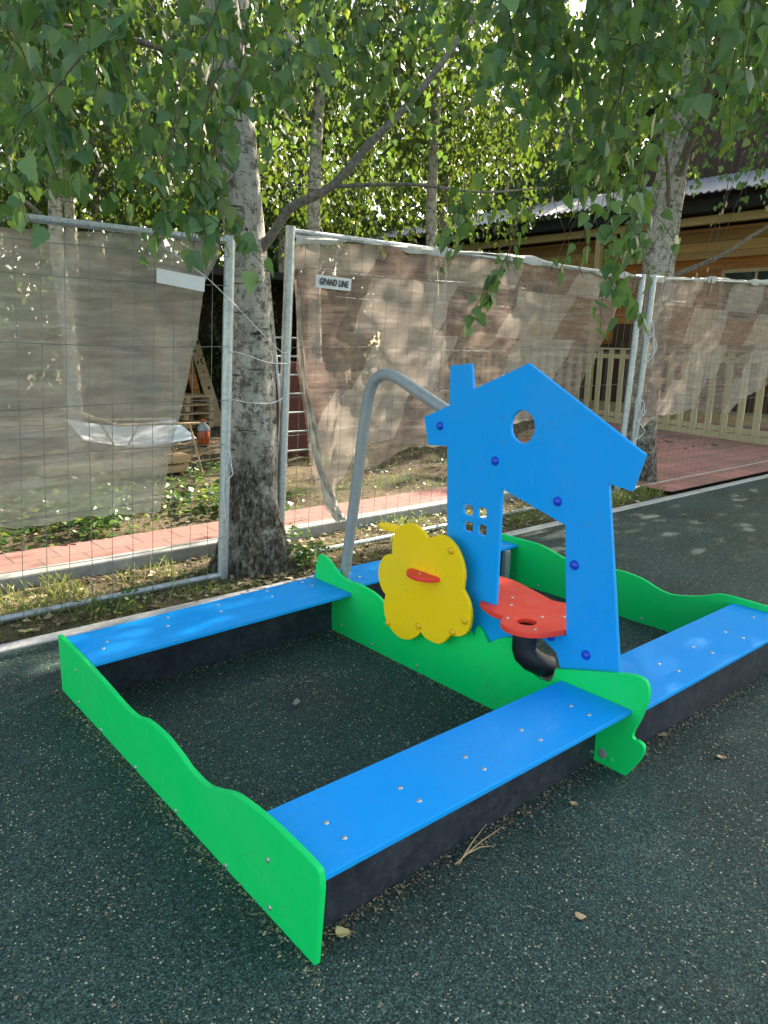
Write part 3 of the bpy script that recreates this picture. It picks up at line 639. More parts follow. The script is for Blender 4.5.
STR = [(-0.12,1.84,2.69,0.49),(2.51,0.13,3.05,0.52),(2.51,1.4,2.66,0.29),(1.36,0.38,2.37,0.43),(1.54,0.54,2.33,0.69),(0.09,3.4,2.7,0.45),(2.85,0.37,3.28,0.38),(1.49,0.35,2.45,0.6),(0.12,2.05,2.75,0.69),(0.62,2.55,2.64,0.59),(3.41,0.65,3.41,0.33),(1.94,0.81,2.83,0.78),(1.31,1.82,3.27,0.79),(1.04,1.54,2.99,0.54),(0.93,2.62,2.32,0.4),(0.49,2.13,3.06,0.5),(1.68,0.84,2.98,0.58),(1.07,0.09,2.45,0.27),(0.03,1.48,2.07,0.58),(2.87,0.58,2.87,0.68),(2.28,0.13,2.85,0.7),(0.63,2.14,2.98,0.42),(1.83,1.7,2.64,0.52),(2.14,1.59,3.1,0.52),(1.16,0.6,2.62,0.79),(1.59,0.41,2.58,0.28),(-0.22,1.73,2.7,0.63),(1.44,0.56,2.52,0.52),(2.02,0.07,2.77,0.36),(-0.21,2.3,2.22,0.58),(3.02,0.26,2.85,0.76),(0.39,3.02,2.92,0.43),(2.98,1.27,2.94,0.46),(1.45,-0.11,2.36,0.4),(0.06,0.93,2.18,0.34),(1.71,-0.05,2.8,0.48),(2.54,0.25,2.69,0.39),(0.67,1.45,2.71,0.49),(0.14,2.51,3.14,0.56),(1.32,0.76,2.45,0.74),(1.44,0.21,2.73,0.53),(0.86,2.53,2.61,0.26),(2.08,-0.14,2.76,0.61),(0.24,3.15,2.36,0.38),(-0.22,1.27,2.57,0.76),(0.92,2.96,2.41,0.45),(2.6,1.15,2.76,0.62),(1.65,0.67,2.93,0.57),(2.02,1.56,2.97,0.66),(0.03,1.98,2.97,0.39),(-0.22,1.26,2.32,0.41),(1.14,2.96,3.61,0.49),(-0.01,2.11,2.53,0.65),(2.84,1.26,2.85,0.74),(0.53,3.07,3.09,0.78),(-0.05,2.63,2.52,0.68),(1.08,0.37,2.25,0.44),(2.36,0.25,2.72,0.37),(2.46,0.23,3.06,0.68),(0.22,3.58,2.64,0.56),(-0.29,1.64,2.31,0.4),(2.04,0.72,2.32,0.8),(0.44,2.3,2.9,0.54),(0.43,3.0,3.45,0.51),(0.55,2.24,3.11,0.27),(0.28,3.49,3.11,0.34),(1.54,0.07,2.65,0.51),(3.4,0.95,3.1,0.47),(1.33,0.35,2.46,0.71),(1.22,1.98,2.76,0.26),(2.46,0.23,2.74,0.4),(0.33,2.86,2.7,0.48),(-0.15,2.45,2.53,0.43),(0.49,3.1,3.12,0.67),(0.05,3.38,2.81,0.56),(2.17,-0.06,2.71,0.75),(1.71,-0.3,2.43,0.67),(2.53,1.65,3.09,0.7),(-0.14,1.24,2.57,0.32),(1.49,-0.19,2.42,0.32),(-0.27,1.65,2.49,0.71),(2.0,2.21,2.91,0.48),(-0.29,1.42,2.65,0.5),(0.52,1.15,2.42,0.79),(2.93,1.11,2.76,0.32),(2.18,0.81,2.2,0.42),(3.69,0.96,3.52,0.43),(0.09,2.02,2.27,0.66),(1.43,0.9,2.85,0.5),(-0.13,1.14,2.02,0.3),(1.8,0.05,2.77,0.44),(0.37,2.78,2.29,0.74),(1.72,0.18,2.58,0.76),(0.69,1.94,2.66,0.56),(0.43,2.91,3.41,0.59),(0.1,3.08,2.14,0.46),(1.72,0.8,3.0,0.31),(1.67,0.78,2.49,0.65),(3.34,1.12,3.6,0.46),(0.5,2.01,2.89,0.64),(-0.31,1.32,2.5,0.44),(2.32,1.55,3.53,0.59),(2.47,0.83,2.82,0.3),(1.92,0.03,2.62,0.48),(1.6,-0.09,2.64,0.59),(3.98,0.72,3.69,0.51),(0.46,2.98,2.95,0.8),(0.94,2.82,2.1,0.74),(1.64,1.13,2.95,0.51),(1.73,-0.04,2.69,0.6),(-0.03,1.03,1.96,0.46),(0.43,2.22,2.52,0.54),(1.37,-0.06,2.31,0.66),(1.76,0.87,2.57,0.34),(1.57,1.85,2.57,0.47),(1.61,-0.13,2.33,0.58),(2.26,0.16,2.63,0.26),(1.97,1.3,3.19,0.38),(1.81,-0.14,2.69,0.6),(-0.15,2.45,2.5,0.68),(2.87,1.41,3.45,0.77),(2.14,0.66,2.99,0.3),(2.82,0.17,2.54,0.72),(0.73,2.05,2.68,0.58),(2.95,0.99,2.96,0.55),(1.14,2.36,2.97,0.64),(2.06,1.04,3.03,0.75),(-0.04,1.92,2.64,0.31),(0.47,3.69,3.5,0.72),(1.06,3.04,2.98,0.69),(0.05,3.07,2.8,0.79),(1.53,1.41,2.73,0.36),(2.46,0.03,2.65,0.62),(-0.13,2.07,2.75,0.38),(2.61,0.41,3.11,0.35),(2.48,1.32,3.17,0.28),(0.02,1.2,2.65,0.54),(-0.32,1.67,1.99,0.39),(0.23,2.88,2.91,0.79),(0.91,2.27,3.11,0.66),(0.37,1.53,2.84,0.67),(1.43,0.49,2.85,0.39),(2.86,1.37,3.18,0.35),(1.41,0.45,2.25,0.31),(2.89,0.58,3.12,0.33),(1.11,0.4,2.34,0.55),(-0.08,1.39,2.63,0.72),(-0.05,2.14,2.09,0.7),(3.18,0.41,2.54,0.59),(1.21,0.14,2.61,0.78),(3.01,1.3,3.46,0.74),(1.04,2.61,2.68,0.5),(0.08,1.44,2.58,0.35),(0.35,1.28,2.39,0.31),(2.16,0.23,2.38,0.3),(2.9,1.0,3.28,0.69),(2.77,0.12,2.79,0.57),(0.94,1.72,2.35,0.5),(0.08,3.64,2.43,0.59),(2.71,1.29,2.48,0.45),(0.66,2.63,2.4,0.37),(3.47,0.82,3.44,0.78),(-0.0,2.75,3.13,0.76),(1.44,1.7,2.63,0.7),(0.92,1.4,3.06,0.52),(1.62,2.42,2.98,0.72),(2.21,1.2,2.79,0.37),(2.16,0.57,2.91,0.43),(1.63,-0.02,2.65,0.71),(0.58,0.91,2.33,0.67),(1.11,0.34,2.72,0.54),(0.23,3.28,3.02,0.4),(2.8,0.53,3.0,0.51),(-0.1,1.67,2.69,0.49),(1.17,0.37,2.48,0.27),(3.49,0.42,2.63,0.74),(2.89,0.27,2.92,0.6),(2.97,0.58,3.41,0.4),(0.21,1.87,2.59,0.59),(1.75,1.08,2.91,0.3),(2.46,0.49,2.87,0.48),(2.43,0.94,3.02,0.3),(0.43,1.23,2.31,0.45),(1.29,0.1,2.28,0.53),(0.2,3.13,3.07,0.78),(0.49,2.09,2.52,0.53),(0.27,2.55,2.38,0.38),(1.77,-0.17,2.52,0.4),(0.68,1.85,2.76,0.44),(2.13,1.19,3.08,0.35),(3.73,0.96,3.72,0.45),(2.82,0.17,3.08,0.51),(0.07,2.39,2.14,0.61),(1.19,1.78,2.76,0.36),(0.6,2.18,3.2,0.47),(2.17,0.04,2.64,0.65),(0.49,1.15,2.81,0.43),(2.26,0.58,3.07,0.41),(3.38,0.52,3.52,0.43),(0.53,2.19,2.81,0.4),(3.17,0.66,3.35,0.34),(-0.1,1.14,2.08,0.36),(1.81,0.53,2.88,0.77),(1.94,2.36,3.08,0.27),(2.33,1.96,3.22,0.66),(2.07,0.76,2.98,0.44),(2.09,2.71,3.45,0.61),(0.22,3.52,2.57,0.65),(0.38,2.89,2.33,0.66),(-0.18,1.65,2.81,0.62),(2.56,0.28,2.99,0.66),(1.34,-0.14,2.42,0.73),(0.04,0.85,2.01,0.34),(-0.06,1.06,2.05,0.79),(-0.01,2.85,2.96,0.48),(3.5,0.58,3.16,0.74),(0.03,1.97,2.36,0.31),(0.12,2.3,2.7,0.63),(2.04,0.16,2.98,0.7),(0.31,2.94,3.15,0.61),(2.25,-0.02,2.63,0.51),(1.44,0.22,2.18,0.6),(1.44,0.66,2.71,0.66),(0.44,2.8,3.27,0.53),(3.44,0.86,2.83,0.56),(0.25,1.06,2.14,0.43),(2.61,0.1,2.71,0.29),(3.25,0.83,3.07,0.58),(0.73,1.59,2.6,0.45),(0.53,2.02,2.14,0.56),(0.54,2.73,2.7,0.57),(0.66,1.1,2.4,0.73),(0.85,2.91,2.52,0.32),(1.32,1.86,3.21,0.43),(-0.03,2.84,2.22,0.28),(0.02,2.63,2.38,0.27),(2.25,-0.02,2.86,0.56),(0.39,2.41,3.18,0.27),(1.77,-0.23,2.57,0.4),(0.99,1.39,2.72,0.4),(3.59,0.86,3.57,0.35),(1.56,1.02,2.98,0.4),(-0.01,2.95,2.58,0.72),(1.49,0.97,1.68,0.5),(1.49,1.15,1.83,0.5),(1.74,0.47,1.64,0.5),(1.86,0.54,1.76,0.5),(1.72,0.43,1.86,0.5),(2.1,0.55,2.02,0.5),(1.66,0.49,1.89,0.5),(-0.18,1.27,1.91,0.5),(0.22,0.9,1.85,0.5),(0.24,1.02,1.85,0.5),(0.3,0.98,1.9,0.5),(1.46,0.17,2.09,0.5),(1.41,0.35,2.07,0.5)]
def limb(P, r0, r1, root, mat='limb', seed=1, name='branch'):
    k = len(P); return trunk(P, [r0 + (r1 - r0) * i / (k - 1) for i in range(k)], 9, seed, M[mat], root, name, 5, .05)

A = tag(empty('birch_tree', (1.69, 3.12, 0)), 'large rough-barked birch standing between the left and middle fence panels', 'tree', 'birch trees')
trunk([(1.69, 3.14, -.05), (1.70, 3.14, .4), (1.708, 3.13, 1.18), (1.69, 3.12, 1.8), (1.635, 3.12, 2.44), (1.585, 3.12, 3.0), (1.53, 3.12, 3.55), (1.42, 3.1, 5), (1.45, 3.0, 7)],
      [.215, .17, .150, .138, .127, .113, .098, .075, .05], 40, 1, M['bark'], A)
trunk([(1.76, 3.26, .4), (1.83, 3.30, 1.0), (1.85, 3.32, 1.58), (1.85, 3.33, 2.1), (1.80, 3.33, 2.69), (1.80, 3.35, 3.6), (1.95, 3.5, 5)], [.07, .075, .068, .058, .05, .045, .03], 20, 2, M['bark'], A, 'second_stem')
limb([(1.68, 3.08, 2.08), (1.76, 2.98, 2.22), (1.87, 2.9, 2.40), (2.1, 2.8, 2.54), (2.35, 2.7, 2.83), (2.6, 2.65, 3.08), (2.9, 2.6, 3.43), (3.16, 2.55, 3.78), (3.6, 2.4, 4.4)], .033, .018, A)
limb([(1.62, 3.1, 3.2), (1.2, 2.6, 3.7), (.6, 2.0, 4.0), (0., 1.5, 4.1), (-.6, 1.1, 3.9)], .032, .015, A, seed=3)
limb([(1.60, 3.05, 3.6), (1.5, 2.3, 4.0), (1.4, 1.6, 4.1), (1.3, .9, 3.9)], .045, .015, A, seed=4)
limb([(1.60, 3.05, 3.8), (2.2, 2.3, 4.2), (2.9, 1.7, 4.3), (3.6, 1.1, 4.0)], .045, .015, A, seed=5)
limb([(1.6, 3.1, 2.9), (1.1, 2.7, 3.0), (.5, 2.5, 2.95), (-.2, 2.4, 2.8)], .022, .008, A, seed=6)
limb([(2.1, 2.8, 2.54), (2.6, 2.6, 2.6), (3.2, 2.5, 2.62), (3.9, 2.5, 2.75)], .014, .006, A, seed=7)
limb([(1.2, 2.7, 2.99), (.9, 2.3, 2.62), (.55, 2.0, 2.5)], .012, .005, A, seed=8)
B = tag(empty('birch_tree', (7.22, 3.45, 0)), 'grey-barked birch leaning right behind the paired fence posts', 'tree', 'birch trees')
trunk([(7.15, 3.45, -.05), (7.2, 3.45, .5), (7.21, 3.45, 1.56), (7.257, 3.45, 2.13), (7.27, 3.45, 2.68), (7.36, 3.45, 3.55), (7.55, 3.45, 4.41), (7.64, 3.45, 5.1), (7.8, 3.5, 8)],
      [.22, .20, .185, .18, .172, .16, .145, .13, .06], 36, 9, M['barkB'], B)
limb([(7.27, 3.4, 2.35), (7.7, 3.0, 2.6), (8.2, 2.8, 2.9), (8.9, 2.6, 3.3)], .03, .012, B, seed=11)
limb([(7.35, 3.4, 3.4), (6.7, 2.8, 4.0), (5.8, 2.2, 4.3), (4.8, 1.6, 4.2), (4.0, 1.2, 4.0)], .05, .015, B, seed=12)
limb([(7.5, 3.4, 4.1), (7.4, 2.6, 4.6), (7.0, 1.8, 4.7), (6.4, 1.0, 4.4)], .045, .015, B, seed=13)
limb([(7.3, 3.4, 3.0), (6.8, 3.2, 3.5), (6.2, 3.0, 3.7), (5.5, 2.9, 3.6)], .025, .01, B, seed=14)

def strands_to(root, items, kind, mat, size, spacing=.04, twig_r=.0022, bare=0.0, name='crown'):
    Ps = []; tw = MB()
    for it in items:
        p = strand(it[:3], it[3], (RNG.normal(0, .18), RNG.normal(0, .18)))
        if random.random() >= bare: Ps.append(along(p, spacing)); 
        if twig_r: tw.tube(p, [twig_r * (1.5 - i / len(p)) for i in range(len(p))], 4, cap=False)
        # side twigs
        for s in range(int(it[3] / .16)):
            q = p[int(RNG.integers(0, len(p) - 1))]; d = np.array([RNG.normal(0, .1), RNG.normal(0, .1), -.10 - .12 * RNG.random()])
            sp_ = np.stack([q, q + d * .6 + np.array([0, 0, .02]), q + d])
            if random.random() >= bare: Ps.append(along(sp_, spacing * .9))
            if twig_r: tw.tube(sp_, twig_r * .7, 3, cap=False)
    P = np.concatenate(Ps); T, N = hang(len(P)); S = size * RNG.uniform(.55, 1.15, len(P))
    c = leaf_mesh(name, P, T, N, S, kind, mat); keep(c, root)
    if twig_r: keep(tw.build('twigs', M['twig']), root)
    return len(P)
def blob(c, r, n, lo, ln=(.4, .9)):
    out = []
    while len(out) < n:
        v = RNG.normal(0, 1, 3); v /= np.linalg.norm(v); v *= RNG.random() ** .45
        p = np.array(c) + v * np.array(r)
        if p[2] > lo: out.append((p[0], p[1], p[2], RNG.uniform(*ln)))
    return out
SA = [s for s in STR if s[0] < 1.9 or s[1] > 2.2 and s[0] < 3]; SB = [s for s in STR if s not in SA]
strands_to(A, SA, 'near', M['leaf'], .070, .040)
strands_to(B, SB, 'near', M['leaf'], .074, .040)
# thin bare twigs with dry catkins hanging below tree B
tw = MB()
for (x, y, z, l) in [(5.2, 2.2, 2.0, .7), (4.9, 2.5, 2.1, .8), (5.8, 2.1, 1.95, .9), (6.1, 2.4, 2.2, .7), (3.6, 1.5, 1.95, .8), (4.2, 1.9, 1.9, .7), (3.2, 1.6, 2.0, .6), (5.0, 1.7, 2.1, .6), (3.9, 2.4, 2.15, .6), (2.6, 1.7, 2.05, .5)]:
    p = strand((x, y, z), l + .5, (RNG.normal(0, .3), RNG.normal(0, .3))); tw.tube(p, .0028, 4, cap=False)
    for _ in range(3):
        q = p[int(RNG.integers(1, len(p)))]; d = Vector((RNG.normal(0, .05), RNG.normal(0, .05), -.1 - .1 * random.random()))
        e = Vector(q) + d; tw.tube([q, e], .0018, 3, cap=False)
        if random.random() < .6: cm = MB().tube([e, e + Vector((.003, 0, -.018)), e + Vector((0, .004, -.036)), e + Vector((0, 0, -.05))], [.002, .007, .007, .002], 6); keep(cm.build('catkin', M['dryleaf'], smooth=60), B)
keep(tw.build('bare_twigs', M['twig']), B)
# upper crowns
def crown_cloud(name, c, r, n, lo, size, mat, root=None, ln=(.4, .9), spacing=.09, kind='mid'):
    Ps = [along(strand(s[:3], s[3], (RNG.normal(0, .3), RNG.normal(0, .3))), spacing, .05) for s in blob(c, r, n, lo, ln)]
    P = np.concatenate(Ps); T, N = hang(len(P)); return leaf_mesh(name, P, T, N, size * RNG.uniform(.6, 1.2, len(P)), kind, mat)
keep(crown_cloud('upper_crown', (1.2, 3.6, 6.2), (2.6, 2.3, 2.4), 420, 3.7, .13, M['leaf']), A)
keep(crown_cloud('upper_crown', (7.4, 3.4, 6.4), (3.0, 2.4, 3.0), 300, 3.1, .10, M['leaf']), B)
keep(crown_cloud('lower_crown', (7.0, 2.5, 3.9), (2.4, 1.1, 1.1), 130, 2.75, .075, M['leaf'], spacing=.06), B)
keep(crown_cloud('lower_crown', (2.0, 3.6, 3.5), (2.6, 1.0, .9), 90, 2.5, .07, M['leaf'], spacing=.06), A)
C3 = tag(empty('birch_tree', (9.0, -.6, 0)), 'birch added past the right edge so its crown shades the rubber surface', 'tree', 'birch trees')  # added tree: its dense crown keeps the sun off the sandbox
trunk([(9.0, -.6, -.05), (9.0, -.6, 3), (8.8, -.2, 8)], [.2, .15, .05], 20, 15, M['barkB'], C3)
keep(crown_cloud('crown', (8.9, 1.3, 6.2), (3.4, 2.8, 2.9), 2600, 3.9, .12, M['leaf']), C3)
C4 = tag(empty('birch_tree', (14, 1.6, 0)), 'birch added beyond the cream pickets to shade the right of the rubber surface', 'tree', 'birch trees')  # another added tree, blocks sun from the right part of the rubber
trunk([(14, 1.6, -.05), (14, 1.7, 3), (13.6, 2, 8)], [.2, .15, .05], 20, 16, M['barkB'], C4)
keep(crown_cloud('crown', (12.9, 2.2, 6), (3.2, 2.4, 2.7), 1900, 3.4, .14, M['leaf']), C4)
# background birches: three crown shapes shared by the copies
def bg_tree(seed, h, cr, n):
    root = empty('birch_tree'); rr = random.Random(seed)
    P = [(rr.uniform(-.04, .04) * i, rr.uniform(-.04, .04) * i, h * i / 6 - .05) for i in range(7)]
    trunk(P, [.10, .09, .08, .07, .055, .04, .015], 12, seed, M['barkF'], root, k=5, amp=.03)
    for q in range(5):
        z = rr.uniform(.3, .75) * h; a = rr.uniform(0, 6.28)
        limb([(P[3][0], P[3][1], z), (.6 * math.cos(a), .6 * math.sin(a), z + .5), (1.3 * math.cos(a), 1.3 * math.sin(a), z + .8)], .03, .008, root, seed=q)
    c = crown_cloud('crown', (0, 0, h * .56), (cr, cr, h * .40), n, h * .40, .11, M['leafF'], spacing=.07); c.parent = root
    return root
def copy_tree(o):
    c = o.copy(); col.objects.link(c)
    for ch in o.children:
        d = ch.copy(); col.objects.link(d); d.parent = c
    return c
prot = [bg_tree(21, 8.5, 1.9, 520), bg_tree(22, 9.5, 2.1, 620), bg_tree(23, 7.5, 2.2, 560)]
spots = [(2.12, 8.1, 0, 1, 'slim birch trunk at the far left behind the grey netting'),
         (3.2, 11.2, 1, 1, 'pale birch just right of the far left trunk behind the fence'),
         (8.25, 8.2, 1, 1.15, 'sunlit slim birch rising beside the left end of the veranda roof'),
         (5.85, 8.2, 1, 1.15, 'birch behind the middle netting, left of the sunlit slim one'),
         (9.6, 9.3, 0, 1.0, 'second slim birch right of the sunlit one, in front of the roof'),
         (4.6, 13.5, 2, 1.1, 'birch further back above the dark shed'),
         (.1, 9.6, 1, 1, 'leafy birch at the left edge of the yard'),
         (7.4, 13.5, 0, 1.2, 'birch deep in the yard, seen between branch and trunk'),
         (10.6, 16.5, 2, 1.2, 'birch rising behind the far end of the veranda roof'),
         (1.4, 14.5, 2, 1.2, 'birch deep behind the left netting'),
         (-1.8, 7.6, 0, 1, 'birch outside the left end of the netting'),
         (19.5, 14.5, 0, 1.25, 'tall birch behind the wooden house'), (21.5, 17.5, 2, 1.3, 'tall birch behind the far end of the wooden house'), (12.5, 18.5, 1, 1.15, 'birch far behind the veranda end')]
used = set()
for i, (x, y, k, s, lab) in enumerate(spots):
    o = prot[k] if k not in used else copy_tree(prot[k]); used.add(k)
    o.location = (x, y, 0); o.rotation_euler.z = i * 1.9; o.scale = (s, s, s); tag(o, lab, 'tree', 'birch trees')
# shrubs
def shrub(r, h, n):
    root = empty('shrub'); m = MB()
    for q in range(9):
        a = random.uniform(0, 6.28); rr = random.uniform(.3, .8) * r
        m.tube([(0, 0, 0), (.4 * rr * math.cos(a), .4 * rr * math.sin(a), h * .45), (rr * math.cos(a), rr * math.sin(a), h * random.uniform(.7, .95))], [.018, .012, .004], 5)
    m.build('stems', M['twig'], root)
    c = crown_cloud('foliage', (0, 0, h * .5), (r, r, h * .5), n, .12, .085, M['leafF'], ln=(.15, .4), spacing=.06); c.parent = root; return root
sp0 = shrub(1.3, 2.6, 420)
for i, (x, y, s, lab) in enumerate([(-1.2, 10.5, 1.1, 'shrub at the left edge behind the grey netting'), (1.6, 11.6, 1.25, 'bright shrub between the two left birches'), (6.4, 11.6, .95, 'tall shrub right of the dark shed'),
                                    (8.6, 12.2, .85, 'shrub behind the sunlit slim birch'), (-3.4, 8.6, 1.1, 'shrub outside the left end of the netting'), (3.0, 14.4, 1.5, 'tall shrub behind the shed')]):
    o = sp0 if i == 0 else copy_tree(sp0); o.location = (x, y, 0); o.scale = (s, s, s * 1.05); o.rotation_euler.z = i * 1.3; tag(o, lab, 'shrub', 'shrubs behind the yard')
# far wood (one mass)
P = []
for _ in range(4600):
    x = RNG.uniform(-16, 26); y = RNG.uniform(17.5, 24); z = RNG.uniform(.3, 10.5) * (1 if RNG.random() < .8 else .5)
    P.append(along(strand((x, y, z), RNG.uniform(.5, 1.2), (RNG.normal(0, .4), RNG.normal(0, .4))), .075, .12))
for _ in range(1900):
    P.append(along(strand((RNG.uniform(21.5, 29), RNG.uniform(3, 19), RNG.uniform(2, 12)), RNG.uniform(.5, 1.2), (RNG.normal(0, .4), RNG.normal(0, .4))), .075, .12))
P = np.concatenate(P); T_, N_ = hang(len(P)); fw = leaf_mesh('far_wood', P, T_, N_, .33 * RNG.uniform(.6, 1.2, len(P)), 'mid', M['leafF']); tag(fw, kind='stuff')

# ================================================================ HOUSE AND YARD
H = tag(empty('wooden_house', (15.5, 10, 0)), 'orange and tan wooden house with a corrugated veranda roof behind the right fence', 'house')
hb = lambda name, c, d, mat, par=None, bev=0: keep3(MB().box(c, d).build(name, M[mat], bevel=bev), par)
def keep3(o, par):
    if par is None or par is H: return keep(o, H)
    o.parent = par; return o
ve = 16.2
hb('wall', (ve + .1, 11.2, 1.5), (.2, 15.2, 3.0), 'wOrange'); hb('base_cladding', (ve - .03, 11.2, .85), (.16, 15.3, 1.7), 'wDark'); hb('upper_boards', (ve + .08, 11.2, 3.31), (.2, 15.2, .58), 'wOrange')
hb('tan_cladding', (ve - .06, 11.2, 3.93), (.2, 15.3, .66), 'wTan'); hb('beam', (15.62, 11.3, 4.36), (.16, 15.8, .17), 'wBeam', bev=.01)
hb('eave', (15.9, 11.3, 4.62), (1.3, 15.8, .25), 'dark')  # near-black colour stands in for the shade under the roof
# corrugated sheet
m = MB(); vs = []; fs = []; ny = 520; y0, y1 = 3.2, 19.2
for j in range(ny + 1):
    y = y0 + (y1 - y0) * j / ny; c = .022 * math.sin(2 * math.pi * y / .165)
    for (x, z) in ((15.0, 4.83), (16.8, 5.36), (18.6, 5.9)): vs.append((x, y, z + c))
    for (x, z) in ((15.0, 4.82), (16.8, 5.35), (18.6, 5.89)): vs.append((x, y, z + c - .006))
for j in range(ny):
    a = j * 6; b = a + 6
    for q in (0, 1): fs.append((a + q, a + q + 1, b + q + 1, b + q)); fs.append((a + q + 3, b + q + 3, b + q + 4, a + q + 4))
    fs.append((a, b, b + 3, a + 3))
m.add(vs, fs); keep3(m.build('roof', M['roof'], smooth=60), H)
hb('rear_body', (18.2, 11.2, 2.4), (3.55, 15.1, 4.8), 'wDark'); hb('upper_wall', (19.0, 7.8, 6.5), (.3, 6.0, 2.6), 'wDark'); hb('upper_roof', (19.2, 7.8, 8.0), (1.6, 6.8, .15), 'dark')
hb('white_corner', (18.7, 6.15, 6.6), (.1, .35, 2.0), 'hem')
for y in (5.9, 12.9, 15.6):
    w = hb('window', (ve - .02, y, 2.78), (.10, 2.3, 1.15), 'wRaw', bev=.01)
    w2 = MB().box((ve - .075, y, 2.78), (.02, 2.1, .98)).build('pane', M['glass']); w2.parent = w; w2.matrix_parent_inverse = W(H.location).inverted() @ Matrix.Identity(4); w2.matrix_parent_inverse = Matrix.Identity(4)
    for dy in (-.35, .35):
        w3 = MB().box((ve - .095, y + dy, 2.78), (.03, .05, .98)).build('mullion', M['wRaw']); w3.parent = w
for y in (4.2, 9.95, 13.9, 17.5): hb('veranda_post', (15.62, y, 2.13), (.15, .15, 4.26), 'wBeam', bev=.01)
d = hb('door', (ve - .01, 9.2, 1.1), (.09, 1.0, 2.2), 'wDark', bev=.01); q = MB().tube([(ve - .06, 8.85, 1.05), (ve - .12, 8.85, 1.05), (ve - .12, 8.95, 1.05)], .012, 8).build('handle', M['steel']); q.parent = d
hb('side_wall', (18, 3.9, 2.4), (3.6, .2, 4.8), 'wOrange')
hb('veranda_floor', (15.6, 11.2, .12), (1.3, 15, .24), 'wRaw')
# cream picket fence
PF = tag(empty('picket_fence', (12.7, 6.5, 0)), 'cream wooden picket fence beyond the red paving', 'fence')
u = Vector((.273, .962, 0)); a0 = Vector((11.3, 1.55, 0)); Lp = 14.0; ang = math.atan2(u.y, u.x)
m = MB(); s = 0
while s < Lp:
    c = a0 + u * s; m.box((c.x, c.y, .86 + random.uniform(-.008, .008)), (.135, .025, 1.42), rz=ang + random.uniform(-.02, .02)); s += .335 + random.uniform(-.008, .008)
keep(m.build('pickets', M['wCream'], bevel=.003), PF)
for z in (.22, 1.42):
    nrm = Vector((u.y, -u.x, 0)) * .035
    m = MB().bar(a0 + nrm + Vector((0, 0, z)), a0 + nrm + u * Lp + Vector((0, 0, z)), .04, .09); keep(m.build('rail', M['wCream']), PF)
m = MB().bar(a0 + Vector((0, 0, 1.575)), a0 + u * Lp + Vector((0, 0, 1.575)), .10, .03); keep(m.build('top_board', M['wCream']), PF)
m = MB().bar(a0 + Vector((0, 0, .09)) + nrm, a0 + u * Lp + Vector((0, 0, .09)) + nrm, .05, .12); keep(m.build('base_board', M['wCream']), PF)

# shed with open front
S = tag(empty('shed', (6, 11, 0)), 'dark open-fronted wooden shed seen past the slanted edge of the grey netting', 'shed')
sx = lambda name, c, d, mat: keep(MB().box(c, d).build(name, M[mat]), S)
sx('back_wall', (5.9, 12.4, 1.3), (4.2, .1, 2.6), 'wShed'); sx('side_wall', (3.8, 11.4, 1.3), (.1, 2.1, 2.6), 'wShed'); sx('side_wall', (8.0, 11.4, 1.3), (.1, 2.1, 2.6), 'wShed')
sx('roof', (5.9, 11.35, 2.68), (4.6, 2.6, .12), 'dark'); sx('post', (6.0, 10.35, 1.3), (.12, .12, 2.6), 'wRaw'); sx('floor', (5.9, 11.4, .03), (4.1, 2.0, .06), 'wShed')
for i, (x, lx, c) in enumerate([(4.65, .25, 'wOrange'), (4.95, -.1, 'wRaw'), (5.2, .2, 'wOrange'), (5.5, .05, 'wRaw'), (6.6, .15, 'wRaw')]):
    m = MB().bar((x, 10.75, .06), (x + lx, 12.2, 2.3), .16 + .05 * (i % 2), .03, up=(0, -1, .6)); tag(m.build('plank', M[c]), ['orange board leaning at the left inside the dark shed', 'raw board leaning beside the orange board in the shed', 'second orange board leaning in the shed', 'raw board leaning near the middle of the shed', 'raw board leaning at the right inside the shed'][i], 'plank', 'boards leaning in the shed')
def pallet(x, y, z, rz, lab):
    root = tag(empty('pallet', (x, y, z)), lab, 'pallet', 'pallets stacked in the shed')
    m = MB()
    for i in range(6): m.box((0, -.42 + i * .168, .125), (1.1, .10, .022))
    m.build('deck', M['wRaw'], root); m = MB()
    for i in (-1, 0, 1): m.box((i * .48, 0, .065), (.09, .94, .09))
    m.build('runners', M['wRaw'], root); root.rotation_euler.z = rz
    return root
for i, lab in enumerate(('bottom pallet of the stack inside the shed', 'second pallet from the bottom in the shed', 'third pallet from the bottom in the shed', 'top pallet of the stack inside the shed')):
    pallet(4.75, 11.0, .06 + i * .145, .05 * i, lab)
# low stack of raw planks
for i, (z, y, lab) in enumerate(((.10, 6.75, 'lower raw timber beam lying in the yard behind the grey netting'), (.215, 6.7, 'upper bright raw timber beam lying in the yard behind the grey netting'))):
    m = MB().bar((1.2 + .1 * i, y, z), (2.95, y + .1, z), .22, .09); tag(m.build('timber_beam', M['wRaw'], bevel=.006), lab, 'timber', 'timber beams in the yard')
